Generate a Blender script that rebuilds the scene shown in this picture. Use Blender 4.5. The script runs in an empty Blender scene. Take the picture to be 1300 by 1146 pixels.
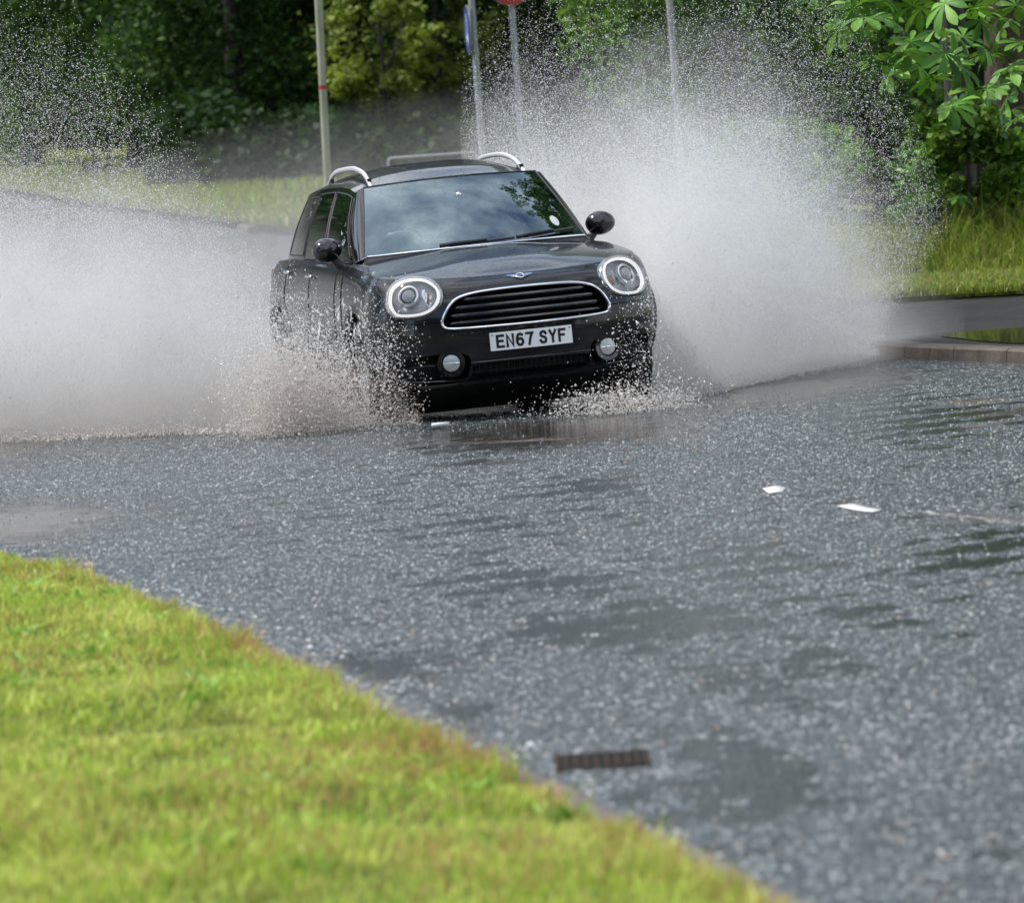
import bpy, bmesh, math, random
import numpy as np
from mathutils import Vector, Matrix, Euler
from mathutils.bvhtree import BVHTree
R = math.radians
rng = np.random.default_rng(7)
random.seed(7)
sc = bpy.context.scene
C = sc.collection

# ------------------------------------------------------------------ camera, sky, sun, exposure
PITCH, ROLL, CAMH, FPX = 0.0703, 0.0705, 1.6817, 5547.0
cd = bpy.data.cameras.new("camera"); cam = bpy.data.objects.new("camera", cd); C.objects.link(cam)
cd.sensor_width = 36.0; cd.lens = FPX / 1300 * 36.0
cd.clip_start = 0.5; cd.clip_end = 3000
cam.matrix_world = Matrix.Translation((0, 0, CAMH)) @ Matrix.Rotation(math.pi/2 - PITCH, 4, 'X') @ Matrix.Rotation(-ROLL, 4, 'Z')
cd.dof.use_dof = True; cd.dof.focus_distance = 27.2; cd.dof.aperture_fstop = 4.6
sc.camera = cam
sc.view_settings.view_transform = 'Standard'; sc.view_settings.look = 'None'
sc.view_settings.exposure = 0.85; sc.view_settings.gamma = 1.0
sc.cycles.max_bounces = 8; sc.cycles.diffuse_bounces = 3; sc.cycles.glossy_bounces = 4
sc.cycles.transmission_bounces = 4; sc.cycles.volume_bounces = 6; sc.cycles.volume_max_steps = 128; sc.cycles.transparent_max_bounces = 12
sc.cycles.caustics_reflective = False; sc.cycles.caustics_refractive = False

SUN_EL, SUN_AZ = R(56), R(-84)      # azimuth measured clockwise from +Y (towards +X)
w = bpy.data.worlds.new("World"); sc.world = w; w.use_nodes = True
nt = w.node_tree; N = nt.nodes; LK = nt.links
bg = N["Background"]
sky = N.new("ShaderNodeTexSky"); sky.sky_type = 'NISHITA'; sky.sun_disc = False
sky.sun_elevation = SUN_EL; sky.sun_rotation = SUN_AZ; sky.air_density = 1.0; sky.dust_density = 1.2
tc = N.new("ShaderNodeTexCoord"); mp = N.new("ShaderNodeMapping"); mp.inputs["Scale"].default_value = (1, 1, 1.6)
no = N.new("ShaderNodeTexNoise"); no.inputs["Scale"].default_value = 3.6; no.inputs["Detail"].default_value = 8; no.inputs["Roughness"].default_value = .55
cr = N.new("ShaderNodeValToRGB"); cr.color_ramp.elements[0].position = .40; cr.color_ramp.elements[1].position = .66
mx = N.new("ShaderNodeMix"); mx.data_type = 'RGBA'
cl = N.new("ShaderNodeTexNoise"); cl.inputs["Scale"].default_value = 6.0; cl.inputs["Detail"].default_value = 6
crc = N.new("ShaderNodeValToRGB"); crc.color_ramp.elements[0].position = .3; crc.color_ramp.elements[0].color = (5.2, 6.0, 6.8, 1); crc.color_ramp.elements[1].position = .7; crc.color_ramp.elements[1].color = (13, 13, 13, 1)
LK.new(tc.outputs["Generated"], mp.inputs[0]); LK.new(mp.outputs[0], no.inputs["Vector"]); LK.new(mp.outputs[0], cl.inputs["Vector"])
LK.new(no.outputs[0], cr.inputs[0]); LK.new(cl.outputs[0], crc.inputs[0])
LK.new(cr.outputs[0], mx.inputs[0]); LK.new(sky.outputs[0], mx.inputs["A"]); LK.new(crc.outputs[0], mx.inputs["B"])
LK.new(mx.outputs["Result"], bg.inputs[0]); bg.inputs[1].default_value = 0.11
sd = bpy.data.lights.new("sun", 'SUN'); sd.energy = 2.6; sd.angle = R(2.5); sd.color = (1, .97, .91)
sun = bpy.data.objects.new("sun", sd); C.objects.link(sun)
sdir = Vector((math.sin(SUN_AZ)*math.cos(SUN_EL), math.cos(SUN_AZ)*math.cos(SUN_EL), math.sin(SUN_EL)))
sun.rotation_euler = sdir.to_track_quat('Z', 'Y').to_euler()
sun.location = sdir*60

# ------------------------------------------------------------------ helpers
def np_mesh(name, V, F, smooth=False):
    """V (n,3) array; F list of (m,k) int arrays"""
    me = bpy.data.meshes.new(name); V = np.asarray(V, np.float32)
    me.vertices.add(len(V)); me.vertices.foreach_set("co", V.ravel())
    F = [np.asarray(f, np.int32) for f in F if len(f)]
    nl = sum(f.size for f in F); nf = sum(len(f) for f in F)
    me.loops.add(nl); me.loops.foreach_set("vertex_index", np.concatenate([f.ravel() for f in F]))
    tot = np.concatenate([np.full(len(f), f.shape[1], np.int32) for f in F])
    st = np.concatenate([[0], np.cumsum(tot)[:-1]]).astype(np.int32)
    me.polygons.add(nf); me.polygons.foreach_set("loop_start", st); me.polygons.foreach_set("loop_total", tot)
    if smooth: me.polygons.foreach_set("use_smooth", np.ones(nf, bool))
    me.update(calc_edges=True); me.validate()
    return me
def link(name, me, mat=None, parent=None, loc=None):
    o = bpy.data.objects.new(name, me); C.objects.link(o)
    if mat is not None: me.materials.clear(); me.materials.append(mat)
    if parent: o.parent = parent
    if loc is not None: o.location = loc
    return o
def tag(o, label=None, cat=None, group=None, kind=None):
    if label: o["label"] = label
    if cat: o["category"] = cat
    if group: o["group"] = group
    if kind: o["kind"] = kind
    return o
def empty(name, loc=(0, 0, 0), rot=(0, 0, 0)):
    o = bpy.data.objects.new(name, None); C.objects.link(o); o.location = loc; o.rotation_euler = rot
    o.empty_display_size = .2; return o
class MB:
    def __init__(s): s.V = []; s.F = {}; s.n = 0
    def add(s, V, F):
        V = np.asarray(V, float).reshape(-1, 3); F = np.asarray(F, int)
        s.V.append(V); s.F.setdefault(F.shape[1], []).append(F + s.n); s.n += len(V); return s
    def grid(s, P, flip=False, wrap_u=False, wrap_v=False):
        P = np.asarray(P, float); m, n = P.shape[:2]
        I = np.arange(m*n).reshape(m, n)
        if wrap_u: I = np.vstack([I, I[:1]])
        if wrap_v: I = np.hstack([I, I[:, :1]])
        q = np.stack([I[:-1, :-1], I[1:, :-1], I[1:, 1:], I[:-1, 1:]], -1).reshape(-1, 4)
        if flip: q = q[:, ::-1]
        return s.add(P.reshape(-1, 3), q)
    def tube(s, pts, r, n=8, closed=False, cap=True, rb=None):
        """r scalar or list; section radius r (and rb in second axis)"""
        P = np.asarray(pts, float); m = len(P); r = np.broadcast_to(np.asarray(r, float), (m,))
        if closed: T = np.roll(P, -1, 0) - np.roll(P, 1, 0)
        else: T = np.gradient(P, axis=0)
        T /= np.linalg.norm(T, axis=1)[:, None] + 1e-12
        up = np.array([0, 0, 1.]) if abs(T[:, 2]).mean() < .8 else np.array([1., 0, 0])
        A = np.cross(T, up); A /= np.linalg.norm(A, axis=1)[:, None] + 1e-12; B = np.cross(A, T)
        th = np.linspace(0, 2*np.pi, n, endpoint=False)
        k = 1 if rb is None else rb
        G = P[:, None] + r[:, None, None]*(np.cos(th)[None, :, None]*A[:, None] + k*np.sin(th)[None, :, None]*B[:, None])
        b = s.n; s.grid(G, wrap_v=True, wrap_u=closed)
        if cap and not closed and n >= 3:
            s.add(G[0], np.arange(n)[None, :][:, ::-1]*1); s.add(G[-1], np.arange(n)[None, :])
        return s
    def box(s, c, d, rot=None, bev=0):
        x, y, z = [v/2 for v in d]
        V = np.array([[a*x, b*y, e*z] for a in (-1, 1) for b in (-1, 1) for e in (-1, 1)])
        if rot is not None: V = V @ np.array(rot).T
        V = V + np.array(c)
        return s.add(V, [[0, 1, 3, 2], [4, 6, 7, 5], [0, 4, 5, 1], [2, 3, 7, 6], [0, 2, 6, 4], [1, 5, 7, 3]])
    def sphere(s, c, r, nu=24, nv=12, sx=(1, 1, 1)):
        th = np.linspace(0, np.pi, nv+1)[:, None]; ph = np.linspace(0, 2*np.pi, nu, endpoint=False)[None, :]
        P = np.stack([np.sin(th)*np.cos(ph), np.sin(th)*np.sin(ph), np.cos(th)+0*ph], -1)*r*np.array(sx) + np.array(c)
        return s.grid(P, wrap_v=True)
    def loft(s, rings, cap0=False, cap1=False):
        rings = np.asarray(rings, float); s.grid(rings, wrap_v=True); n = rings.shape[1]
        if cap0: s.add(rings[0], np.arange(n)[None, ::-1])
        if cap1: s.add(rings[-1], np.arange(n)[None, :])
        return s
    def mesh(s, name, smooth=True, sharp=40):
        me = np_mesh(name, np.vstack(s.V), [np.vstack(f) for f in s.F.values()], smooth)
        if smooth and sharp: me.set_sharp_from_angle(angle=R(sharp))
        return me
    def obj(s, name, mat, parent=None, smooth=True, sharp=40, fix=True):
        me = s.mesh(name, smooth, None)
        if fix:
            bm = bmesh.new(); bm.from_mesh(me); bmesh.ops.remove_doubles(bm, verts=bm.verts, dist=1e-6)
            bmesh.ops.recalc_face_normals(bm, faces=bm.faces); bm.to_mesh(me); bm.free()
        if smooth and sharp: me.set_sharp_from_angle(angle=R(sharp))
        return link(name, me, mat, parent)
def cspline(x, xs, ys):
    """smooth monotone-ish cubic (catmull-rom hermite) interpolation"""
    xs = np.asarray(xs, float); ys = np.asarray(ys, float); x = np.asarray(x, float)
    if xs[0] > xs[-1]: xs, ys = xs[::-1], ys[::-1]
    d = np.diff(ys)/np.diff(xs); m = np.zeros_like(ys); m[1:-1] = np.where(d[:-1]*d[1:] > 0, 2*d[:-1]*d[1:]/(d[:-1]+d[1:]+1e-12), 0); m[0] = d[0]; m[-1] = d[-1]
    xc = np.clip(x, xs[0], xs[-1]); i = np.clip(np.searchsorted(xs, xc) - 1, 0, len(xs)-2); h = xs[i+1]-xs[i]; t = (xc-xs[i])/h
    return (2*t**3-3*t**2+1)*ys[i] + (t**3-2*t**2+t)*h*m[i] + (-2*t**3+3*t**2)*ys[i+1] + (t**3-t**2)*h*m[i+1]

# ------------------------------------------------------------------ materials
def mat(name, col=(.5, .5, .5), rough=.5, metal=0, coat=0, spec=.5, **kw):
    m = bpy.data.materials.new(name); m.use_nodes = True
    b = m.node_tree.nodes["Principled BSDF"]
    b.inputs["Base Color"].default_value = (*col, 1); b.inputs["Roughness"].default_value = rough
    b.inputs["Metallic"].default_value = metal; b.inputs["Coat Weight"].default_value = coat
    b.inputs["Coat Roughness"].default_value = .03; b.inputs["Specular IOR Level"].default_value = spec
    if "emit" in kw: b.inputs["Emission Color"].default_value = (*kw["emit"], 1); b.inputs["Emission Strength"].default_value = kw.get("es", 1)
    return m
class NB:
    """tiny node builder on a material"""
    def __init__(s, m): s.m = m; s.t = m.node_tree; s.b = s.t.nodes.get("Principled BSDF")
    def n(s, typ, **kw):
        o = s.t.nodes.new(typ)
        for k, v in kw.items():
            if k.startswith("_"): setattr(o, k[1:], v)
        for k, v in kw.items():
            if k.startswith("_"): continue
            k2 = int(k[1:]) if k[0] == "i" and k[1:].isdigit() else k.replace("__", " ")
            if isinstance(v, bpy.types.NodeSocket): s.t.links.new(v, o.inputs[k2])
            else: o.inputs[k2].default_value = v
        return o
    def l(s, a, b): s.t.links.new(a, b)
    def coord(s, kind="Object", scale=(1, 1, 1)):
        t = s.n("ShaderNodeTexCoord"); m = s.n("ShaderNodeMapping", Scale=scale); s.l(t.outputs[kind], m.inputs[0]); return m.outputs[0]
    def noise(s, v, scale, detail=4, rough=.5, out=0, dist=0):
        o = s.n("ShaderNodeTexNoise", Scale=scale, Detail=detail, Roughness=rough, Distortion=dist); s.l(v, o.inputs["Vector"]); return o.outputs[out]
    def vor(s, v, scale, feature='F1', out="Distance", rand=1):
        o = s.n("ShaderNodeTexVoronoi", _feature=feature, Scale=scale, Randomness=rand); s.l(v, o.inputs["Vector"]); return o.outputs[out]
    def ramp(s, f, *stops):
        o = s.n("ShaderNodeValToRGB"); s.l(f, o.inputs[0]); e = o.color_ramp.elements
        while len(e) < len(stops): e.new(.5)
        for el, (p, c) in zip(e, stops): el.position = p; el.color = (*((c, c, c) if not hasattr(c, "__len__") else c), 1)
        return o.outputs[0]
    def math(s, op, a, b=0.0, c=None):
        kw = dict(_operation=op, i0=a, i1=b)
        if c is not None: kw["i2"] = c
        return s.n("ShaderNodeMath", **kw).outputs[0]
    def mix(s, f, a, b, mode='MIX'):
        o = s.n("ShaderNodeMix", _data_type='RGBA', _blend_type=mode)
        for k, v in ((0, f), (6, a), (7, b)):
            if isinstance(v, bpy.types.NodeSocket): s.l(v, o.inputs[k])
            else: o.inputs[k].default_value = (*v, 1) if hasattr(v, "__len__") else v
        return o.outputs[2]
    def bump(s, h, strength=.5, dist=.01, nrm=None):
        o = s.n("ShaderNodeBump", Strength=strength, Distance=dist); s.l(h, o.inputs["Height"])
        if nrm is not None: s.l(nrm, o.inputs["Normal"])
        return o.outputs[0]
    def attr(s, name): return s.n("ShaderNodeAttribute", _attribute_name=name).outputs["Fac"]
    def island(s): return s.n("ShaderNodeNewGeometry").outputs["Random Per Island"]

def wet_paint(name, col):
    m = mat(name, col, .3, 0, .8, .08); b = NB(m); v = b.coord()
    d = b.vor(v, 85); drop = b.ramp(d, (.0, 1.0), (.30, .0))
    sel = b.ramp(b.vor(v, 85, out="Color"), (.45, 0), (.5, 1))
    big = b.ramp(b.vor(v, 38), (0, 1), (.2, 0)); sel2 = b.ramp(b.vor(v, 38, out="Color"), (.6, 0), (.62, 1))
    h = b.math('ADD', b.math('MULTIPLY', drop, sel), b.math('MULTIPLY', b.math('MULTIPLY', big, sel2), 1.6))
    geo = b.n("ShaderNodeNewGeometry"); sx = b.n("ShaderNodeSeparateXYZ"); b.l(geo.outputs["Normal"], sx.inputs[0])
    upf = b.ramp(sx.outputs["Z"], (.15, .25), (.7, 1))
    bp = b.bump(b.math('MULTIPLY', h, upf), .55, .004)
    b.l(bp, b.b.inputs["Normal"]); b.l(bp, b.b.inputs["Coat Normal"])
    return m
M = {}
M["paint"] = wet_paint("wet black paint", (.006, .007, .009))
M["roof"] = wet_paint("wet black roof", (.005, .006, .008))
M["gloss"] = mat("gloss black", (.004, .004, .005), .12, 0, .6)
M["plastic"] = mat("black plastic", (.012, .012, .013), .42)
M["matte"] = mat("matte black", (.004, .004, .004), .8, spec=.2)
M["seam"] = mat("seam", (.002, .002, .002), .7, spec=.1)
M["chrome"] = mat("chrome", (.85, .86, .88), .12, 1)
M["silver"] = mat("satin aluminium", (.86, .87, .88), .38, .75)
M["bezel"] = mat("bezel", (.34, .35, .37), .2, 1)
M["drl"] = mat("daylight ring", (.9, .9, .9), .3, emit=(1, 1, 1), es=.45)
M["reflector"] = mat("reflector", (.85, .86, .88), .22, .7)
M["housing"] = mat("lamp housing", (.62, .63, .64), .4, .1)
M["amber"] = mat("amber", (.55, .16, .05), .3)
M["taillight"] = mat("tail lamp red", (.12, .01, .01), .2)
M["foglens"] = mat("fog glass", (.50, .52, .51), .3, .5, 1); _b = NB(M["foglens"]); _v = _b.coord(scale=(1, 60, 25)); _b.l(_b.bump(_b.noise(_v, 3, 3), .6, .01), _b.b.inputs["Normal"])
M["rubber"] = mat("tyre rubber", (.030, .030, .031), .6)
M["alloy"] = mat("alloy", (.25, .26, .27), .3, 1)
M["plate"] = mat("number plate white", (.92, .93, .92), .35, 0, .3)
M["plateink"] = mat("plate ink", (.006, .006, .008), .4)
M["interior"] = mat("interior", (.07, .073, .078), .6)
M["interior2"] = mat("seat cloth", (.16, .16, .165), .8)
M["sticker"] = mat("sticker", (.42, .46, .46), .6)
def glass(name, tint, rough=.0, ior=1.5, gc=(1, 1, 1)):
    m = bpy.data.materials.new(name); m.use_nodes = True; t = m.node_tree; t.nodes.clear()
    b = NB(m); o = b.n("ShaderNodeOutputMaterial")
    g = b.n("ShaderNodeBsdfGlossy", Roughness=rough); g.inputs["Color"].default_value = (*gc, 1)
    tr = b.n("ShaderNodeBsdfTransparent"); tr.inputs[0].default_value = (*tint, 1)
    fr = b.n("ShaderNodeFresnel", IOR=ior); mxs = b.n("ShaderNodeMixShader")
    b.l(fr.outputs[0], mxs.inputs[0]); b.l(tr.outputs[0], mxs.inputs[1]); b.l(g.outputs[0], mxs.inputs[2]); b.l(mxs.outputs[0], o.inputs[0])
    v = b.coord(); d = b.ramp(b.vor(v, 90), (0, 1), (.28, 0)); sel = b.ramp(b.vor(v, 90, out="Color"), (.62, 0), (.66, 1))
    bp = b.bump(b.math('MULTIPLY', d, sel), .4, .003); b.l(bp, g.inputs["Normal"]); b.l(bp, fr.inputs["Normal"])
    return m
M["screen"] = glass("windscreen glass", (.62, .68, .68), ior=2.7, gc=(.72, .90, 1.0))
M["lens"] = glass("clear lens", (.93, .93, .93))
M["sideglass"] = mat("dark side glass", (.006, .009, .008), .03, 0, 1.0, .8)

# ================================================================== TERRAIN
def ter(x, y):
    """height of the open ground (grass), world metres"""
    x = np.asarray(x, float); y = np.asarray(y, float)
    return np.maximum(0, y-34)*.0255*np.clip((3.5-x)/4, 0.25, 1) - .03

# ================================================================== CAR  (local: +X forward, +Y car's left, +Z up)
CAR = empty("car", (-0.0013, 27.6534, 0.0003), (0.0251, -0.0033, 0.2263 - math.pi/2))
tag(CAR, "black compact hatchback with silver roof rails and lit ring headlights splashing through flood water", "car")

fX = lambda f: cspline(f, [0, .06, .15, .3, .45, .6, .72, .82, .90, .96, 1], [.62, .70, .76, .792, .80, .797, .787, .765, .728, .675, .61])
fB = lambda f: cspline(f, [0, .06, .15, .3, .5, .7, .85, .93, 1], [.80, .85, .885, .915, .925, .918, .90, .88, .835])
fRX = lambda f: cspline(f, [0, .3, .6, .85, 1], [-3.40, -3.50, -3.48, -3.40, -3.25])
zS = lambda x: cspline(x, [-3.4, -2.6, -1.2, -.5, -.1, .2, .45, .62], [1.0, 1.02, 1.005, .99, .962, .935, .905, .878])
zC = lambda x: cspline(x, [-.6, -.45, -.3, 0, .3, .5, .61], [1.035, 1.045, 1.033, .995, .95, .907, .878])
Z0 = .20
def body_half(side):
    NE = 2.5
    fr = np.concatenate([np.linspace(0, .9, 52), np.linspace(.9, 1, 16)[1:]])
    th = np.linspace(0, np.pi/2, 40); xs = np.linspace(.18, -3.0, 90)[1:-1]
    rows = []
    for f in fr:
        b = float(fB(f)); A = float(fX(f)) - .18; Ar = -3.0 - float(fRX(f))
        x = np.concatenate([.18 + A*np.cos(th)**(2/NE), xs, (-3.0 - Ar*np.cos(th[::-1])**(2/NE))])
        L = np.concatenate([b*np.sin(th)**(2/NE), np.full(len(xs), b), b*np.sin(th[::-1])**(2/NE)])
        hump = math.exp(-((f-.42)/.30)**2)
        L = L*(1 + .022*hump*(np.exp(-(x/.48)**2) + np.exp(-((x+2.67)/.48)**2)) - .012*np.exp(-((x+1.35)/.7)**2)*math.exp(-((f-.3)/.2)**2))
        z = Z0 + f*(zS(x) - Z0)
        rows.append(np.stack([x, side*L, z], -1))
    return np.array(rows)
def lid_z(x, g, zs):
    """x: station, g: lateral fraction -1..1, zs: shoulder height"""
    cr = np.maximum(zC(x) - zs, 0)*(x > -.62) + .02*(x <= -.62)
    bul = .012*np.exp(-((np.abs(g)*.85/.36)**4))*np.clip((.55-x)/.3, 0, 1)*(x > -.62)
    return zs + cr*(1-np.abs(g)**2.3) + bul*(cr > .004)
mb = MB()
HR = body_half(1); HL = body_half(-1)
mb.grid(HR); mb.grid(HL, flip=True)
top = HR[-1]; gs = np.linspace(-1, 1, 41)
lid = np.array([[(x, L*g, float(lid_z(np.array(x), g, z)) if abs(g) < 1 else z) for g in gs] for x, L, z in top])
mb.grid(lid)
bot = HR[0]; mb.grid(np.array([[(x, L*g, z) for g in np.linspace(-1, 1, 9)] for x, L, z in bot]), flip=True)
body_me = mb.mesh("body_raw", True, None)
bm = bmesh.new(); bm.from_mesh(body_me)
# the bottom has fewer lateral points than the lid; only its rim has to meet the rings
bmesh.ops.remove_doubles(bm, verts=bm.verts, dist=2e-5)
bmesh.ops.dissolve_degenerate(bm, dist=1e-5, edges=bm.edges)
bmesh.ops.recalc_face_normals(bm, faces=bm.faces); bm.to_mesh(body_me)
BV = BVHTree.FromBMesh(bm); bm.free()
def rayF(L, z, off=0.0):
    h = BV.ray_cast(Vector((3, L, z)), Vector((-1, 0, 0)))
    if h[0] is None: return np.array([.6, L, z]), np.array([1., 0, 0])
    n = np.array(h[1]); n = n if n[0] > 0 else -n
    return np.array(h[0]) + n*off, n
def rayS(x, z, side, off=0.0):
    h = BV.ray_cast(Vector((x, 3*side, z)), Vector((0, -side, 0)))
    if h[0] is None: return np.array([x, .9*side, z]), np.array([0, side, 0.])
    n = np.array(h[1]); n = n if n[1]*side > 0 else -n
    return np.array(h[0]) + n*off, n
def rayT(x, L, off=0.0):
    h = BV.ray_cast(Vector((x, L, 3)), Vector((0, 0, -1)))
    if h[0] is None: return np.array([x, L, 1.]), np.array([0, 0, 1.])
    return np.array(h[0]) + np.array(h[1])*off, np.array(h[1])
def smooth_loop(P, n=96):
    """closed Catmull-Rom through P (k,d)"""
    P = np.asarray(P, float); k = len(P); out = []
    for t in np.linspace(0, k, n, endpoint=False):
        i = int(t); u = t-i; p0, p1, p2, p3 = P[(i-1) % k], P[i % k], P[(i+1) % k], P[(i+2) % k]
        out.append(.5*((2*p1)+(-p0+p2)*u+(2*p0-5*p1+4*p2-p3)*u*u+(-p0+3*p1-3*p2+p3)*u**3))
    return np.array(out)
_gr = [(.20, .792), (.33, .783), (.42, .762), (.475, .725), (.512, .675), (.532, .628), (.522, .598), (.49, .583), (.38, .577), (.2, .574)]
GRILLE = smooth_loop([(0, .795)] + _gr + [(0, .572)] + [(-a, b) for a, b in _gr[::-1]], 120)
def fog_loop(s): return smooth_loop([(s*.385, .40), (s*.47, .435), (s*.60, .43), (s*.80, .415), (s*.815, .37), (s*.80, .315), (s*.74, .282), (s*.6, .272), (s*.42, .272), (s*.385, .32)], 60)
INTAKE = smooth_loop([(-.34, .345), (0, .348), (.34, .345), (.365, .31), (.34, .268), (0, .262), (-.34, .268), (-.365, .31)], 60)
cut = MB()
def prism(loop, x0, x1=1.3, shrink=1.0):
    c = loop.mean(0); r0 = np.array([(x0, *(c+(p-c)*shrink)) for p in loop]); r1 = np.array([(x1, *p) for p in loop])
    cut.loft([r0, r1], True, True)
prism(GRILLE, .60, shrink=.97); prism(fog_loop(1), .44, shrink=.97); prism(fog_loop(-1), .44, shrink=.97); prism(INTAKE, .62)
for cx in (0, -2.67):
    for s in (1, -1):
        th = np.linspace(0, 2*np.pi, 64, endpoint=False)
        ring = lambda y: np.array([(cx + .39*math.cos(t), y, .335 + .39*math.sin(t)) for t in th])
        cut.loft([ring(s*.52), ring(s*1.2)], True, True)
LBASE = smooth_loop([(1, .05), (.93, .52), (.62, .88), (.1, 1.0), (-.45, .88), (-.87, .45), (-1.0, -.12), (-.85, -.62), (-.45, -.93), (.15, -1.0), (.65, -.88), (.93, -.5)], 72)
def lamp_frame(s):
    c, _ = rayF(s*.672, .797); nrm = np.array([.76, s*.47, .42]); nrm /= np.linalg.norm(nrm)
    a = np.cross([0, 0, 1.], nrm); a /= np.linalg.norm(a); a = a*(1 if a[1]*s > 0 else -1)       # outboard
    b = np.cross(nrm, a); b = b if b[2] > 0 else -b
    c = c + nrm*.004
    def ring(k, off): return np.array([c + a*(.190*p[0]*k) + b*(.142*p[1]*k) + nrm*(off - .075*(p[0]*k*.5)**2 - .02*(p[1]*k)**2) for p in LBASE])
    return c, nrm, a, b, ring
for s in (1, -1):
    ring_ = lamp_frame(s)[4]; cut.loft([ring_(.93, -.085), ring_(.93, .12)], True, True)
cut_o = cut.obj("cutter", None, smooth=False)
raw_o = link("raw", body_me)
md = raw_o.modifiers.new("b", 'BOOLEAN'); md.operation = 'DIFFERENCE'; md.object = cut_o; md.solver = 'EXACT'
dg = bpy.context.evaluated_depsgraph_get()
cutme = bpy.data.meshes.new_from_object(raw_o.evaluated_get(dg))
bpy.data.objects.remove(raw_o); bpy.data.objects.remove(cut_o)
bmf = bmesh.new(); bmf.from_mesh(cutme)
print("boolean faces", len(bmf.faces))
def is_bonnet(c):
    x, L, z = c
    return x > -.52 and z > .628 and not (z < .80 and x < .64 and abs(L) < .56) and math.hypot(x, z-.335) > .391
def is_door(c, a, b, s): return a > c[0] > b and c[1]*s > .6 and .30 < c[2] < float(zS(np.array(c[0])))-.012 and math.hypot(c[0]+2.67, c[2]-.335) > .44
def extract(pred, name, m):
    b2 = bmf.copy(); bmesh.ops.delete(b2, geom=[f for f in b2.faces if not pred(f.calc_center_median())], context='FACES')
    me = bpy.data.meshes.new(name); b2.to_mesh(me); b2.free()
    me.polygons.foreach_set("use_smooth", np.ones(len(me.polygons), bool)); me.set_sharp_from_angle(angle=R(35))
    return link(name, me, m, CAR)
DX = (-.72, -1.62, -2.48)
def which(c):
    if is_bonnet(c): return "bonnet"
    for k in (0, 1):
        for s in (1, -1):
            if is_door(c, DX[k]-.0, DX[k+1], s): return f"d{k}{s}"
    return "body"
keys = {f.index: which(f.calc_center_median()) for f in bmf.faces}
bmf.faces.ensure_lookup_table()
def extract_key(key, name, m):
    b2 = bmf.copy(); bmesh.ops.delete(b2, geom=[f for f in b2.faces if keys[f.index] != key], context='FACES')
    me = bpy.data.meshes.new(name); b2.to_mesh(me); b2.free()
    me.polygons.foreach_set("use_smooth", np.ones(len(me.polygons), bool)); me.set_sharp_from_angle(angle=R(35))
    return link(name, me, m, CAR)
BODY = extract_key("body", "body", M["paint"]); BONNET = extract_key("bonnet", "bonnet", M["paint"])
DOORS = {}
for k in (0, 1):
    for s in (1, -1): DOORS[k, s] = extract_key(f"d{k}{s}", "door", M["paint"])
# shut lines
for s in (1, -1):
    pts = [rayF(s*L, .628, .001)[0] for L in np.linspace(.535, .80, 14)] + [rayS(x, .628, s, .001)[0] for x in np.linspace(.46, .33, 5)]
    g = MB(); g.tube(pts, .0034, 6); g.obj("bonnet_shut_line", M["seam"], CAR)
    g = MB(); g.tube([rayS(-.45-.07*t, .58+.40*t, s, .001)[0] for t in np.linspace(0, 1, 10)], .003, 6); g.obj("bonnet_shut_line", M["seam"], CAR)
    for x in DX:
        g = MB(); g.tube([rayS(x, z, s, .001)[0] for z in np.linspace(.70 if x < -2 else .31, .985, 14)], .003, 6); g.obj("door_shut_line", M["seam"], CAR)
    g = MB(); g.tube([rayS(x, .305, s, .001)[0] for x in np.linspace(DX[0], -2.1, 14)], .003, 6); g.obj("door_shut_line", M["seam"], CAR)
# grille
g = MB(); g.tube([rayF(L, z, .004)[0] for L, z in GRILLE], .0085, 8, closed=True)
GR = empty("grille"); GR.parent = CAR
g.obj("chrome_surround", M["chrome"], GR)
g = MB(); ctr = GRILLE.mean(0)
g.loft([np.array([(.612, *(ctr+(p-ctr)*.985)) for p in GRILLE])], True)
g.obj("backing", M["matte"], GR, smooth=False)
def half_w(loop, z):
    """extent of a closed loop at height z"""
    xs = []
    for a, b in zip(loop, np.roll(loop, -1, 0)):
        if (a[1]-z)*(b[1]-z) <= 0 and a[1] != b[1]: xs.append(a[0]+(b[0]-a[0])*(z-a[1])/(b[1]-a[1]))
    return min(xs), max(xs)
for z in (.748, .702, .655, .608):
    l0, l1 = half_w(GRILLE, z); l0 += .02; l1 -= .02
    rings = []
    for L in np.linspace(l0, l1, 30):
        e = min(1, 12*(min(L-l0, l1-L))/(l1-l0)+.35)
        p, _ = rayF(L, z); x = p[0]
        rings.append([(x-.012-.03*(1-e), L, z+.0125*e), (x-.006-.03*(1-e), L, z+.002), (x-.012-.03*(1-e), L, z-.008*e), (x-.06, L, z-.005*e), (x-.06, L, z+.004)])
    g = MB(); g.loft(rings, True, True); g.obj("slat", M["gloss"], GR, sharp=25)
# lower intake
IN = empty("air_intake"); IN.parent = CAR
g = MB(); c0 = INTAKE.mean(0); g.loft([np.array([(.632, *(c0+(p-c0)*.99)) for p in INTAKE])], True); g.obj("backing", M["matte"], IN, smooth=False)
g = MB()
for z in (.282, .297, .312, .327):
    l0, l1 = half_w(INTAKE, z); g.tube([rayF(L, z, -.02)[0] for L in np.linspace(l0+.005, l1-.005, 24)], .0028, 6)
for L in np.linspace(-.33, .33, 19): g.tube([rayF(L, z, -.02)[0] for z in np.linspace(.268, .342, 5)], .0022, 6)
g.obj("mesh", M["plastic"], IN)
g = MB(); g.tube([rayF(L, .362, .003)[0] for L in np.linspace(-.38, .38, 30)], .006, 8); g.obj("crossbar", M["gloss"], IN)
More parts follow.
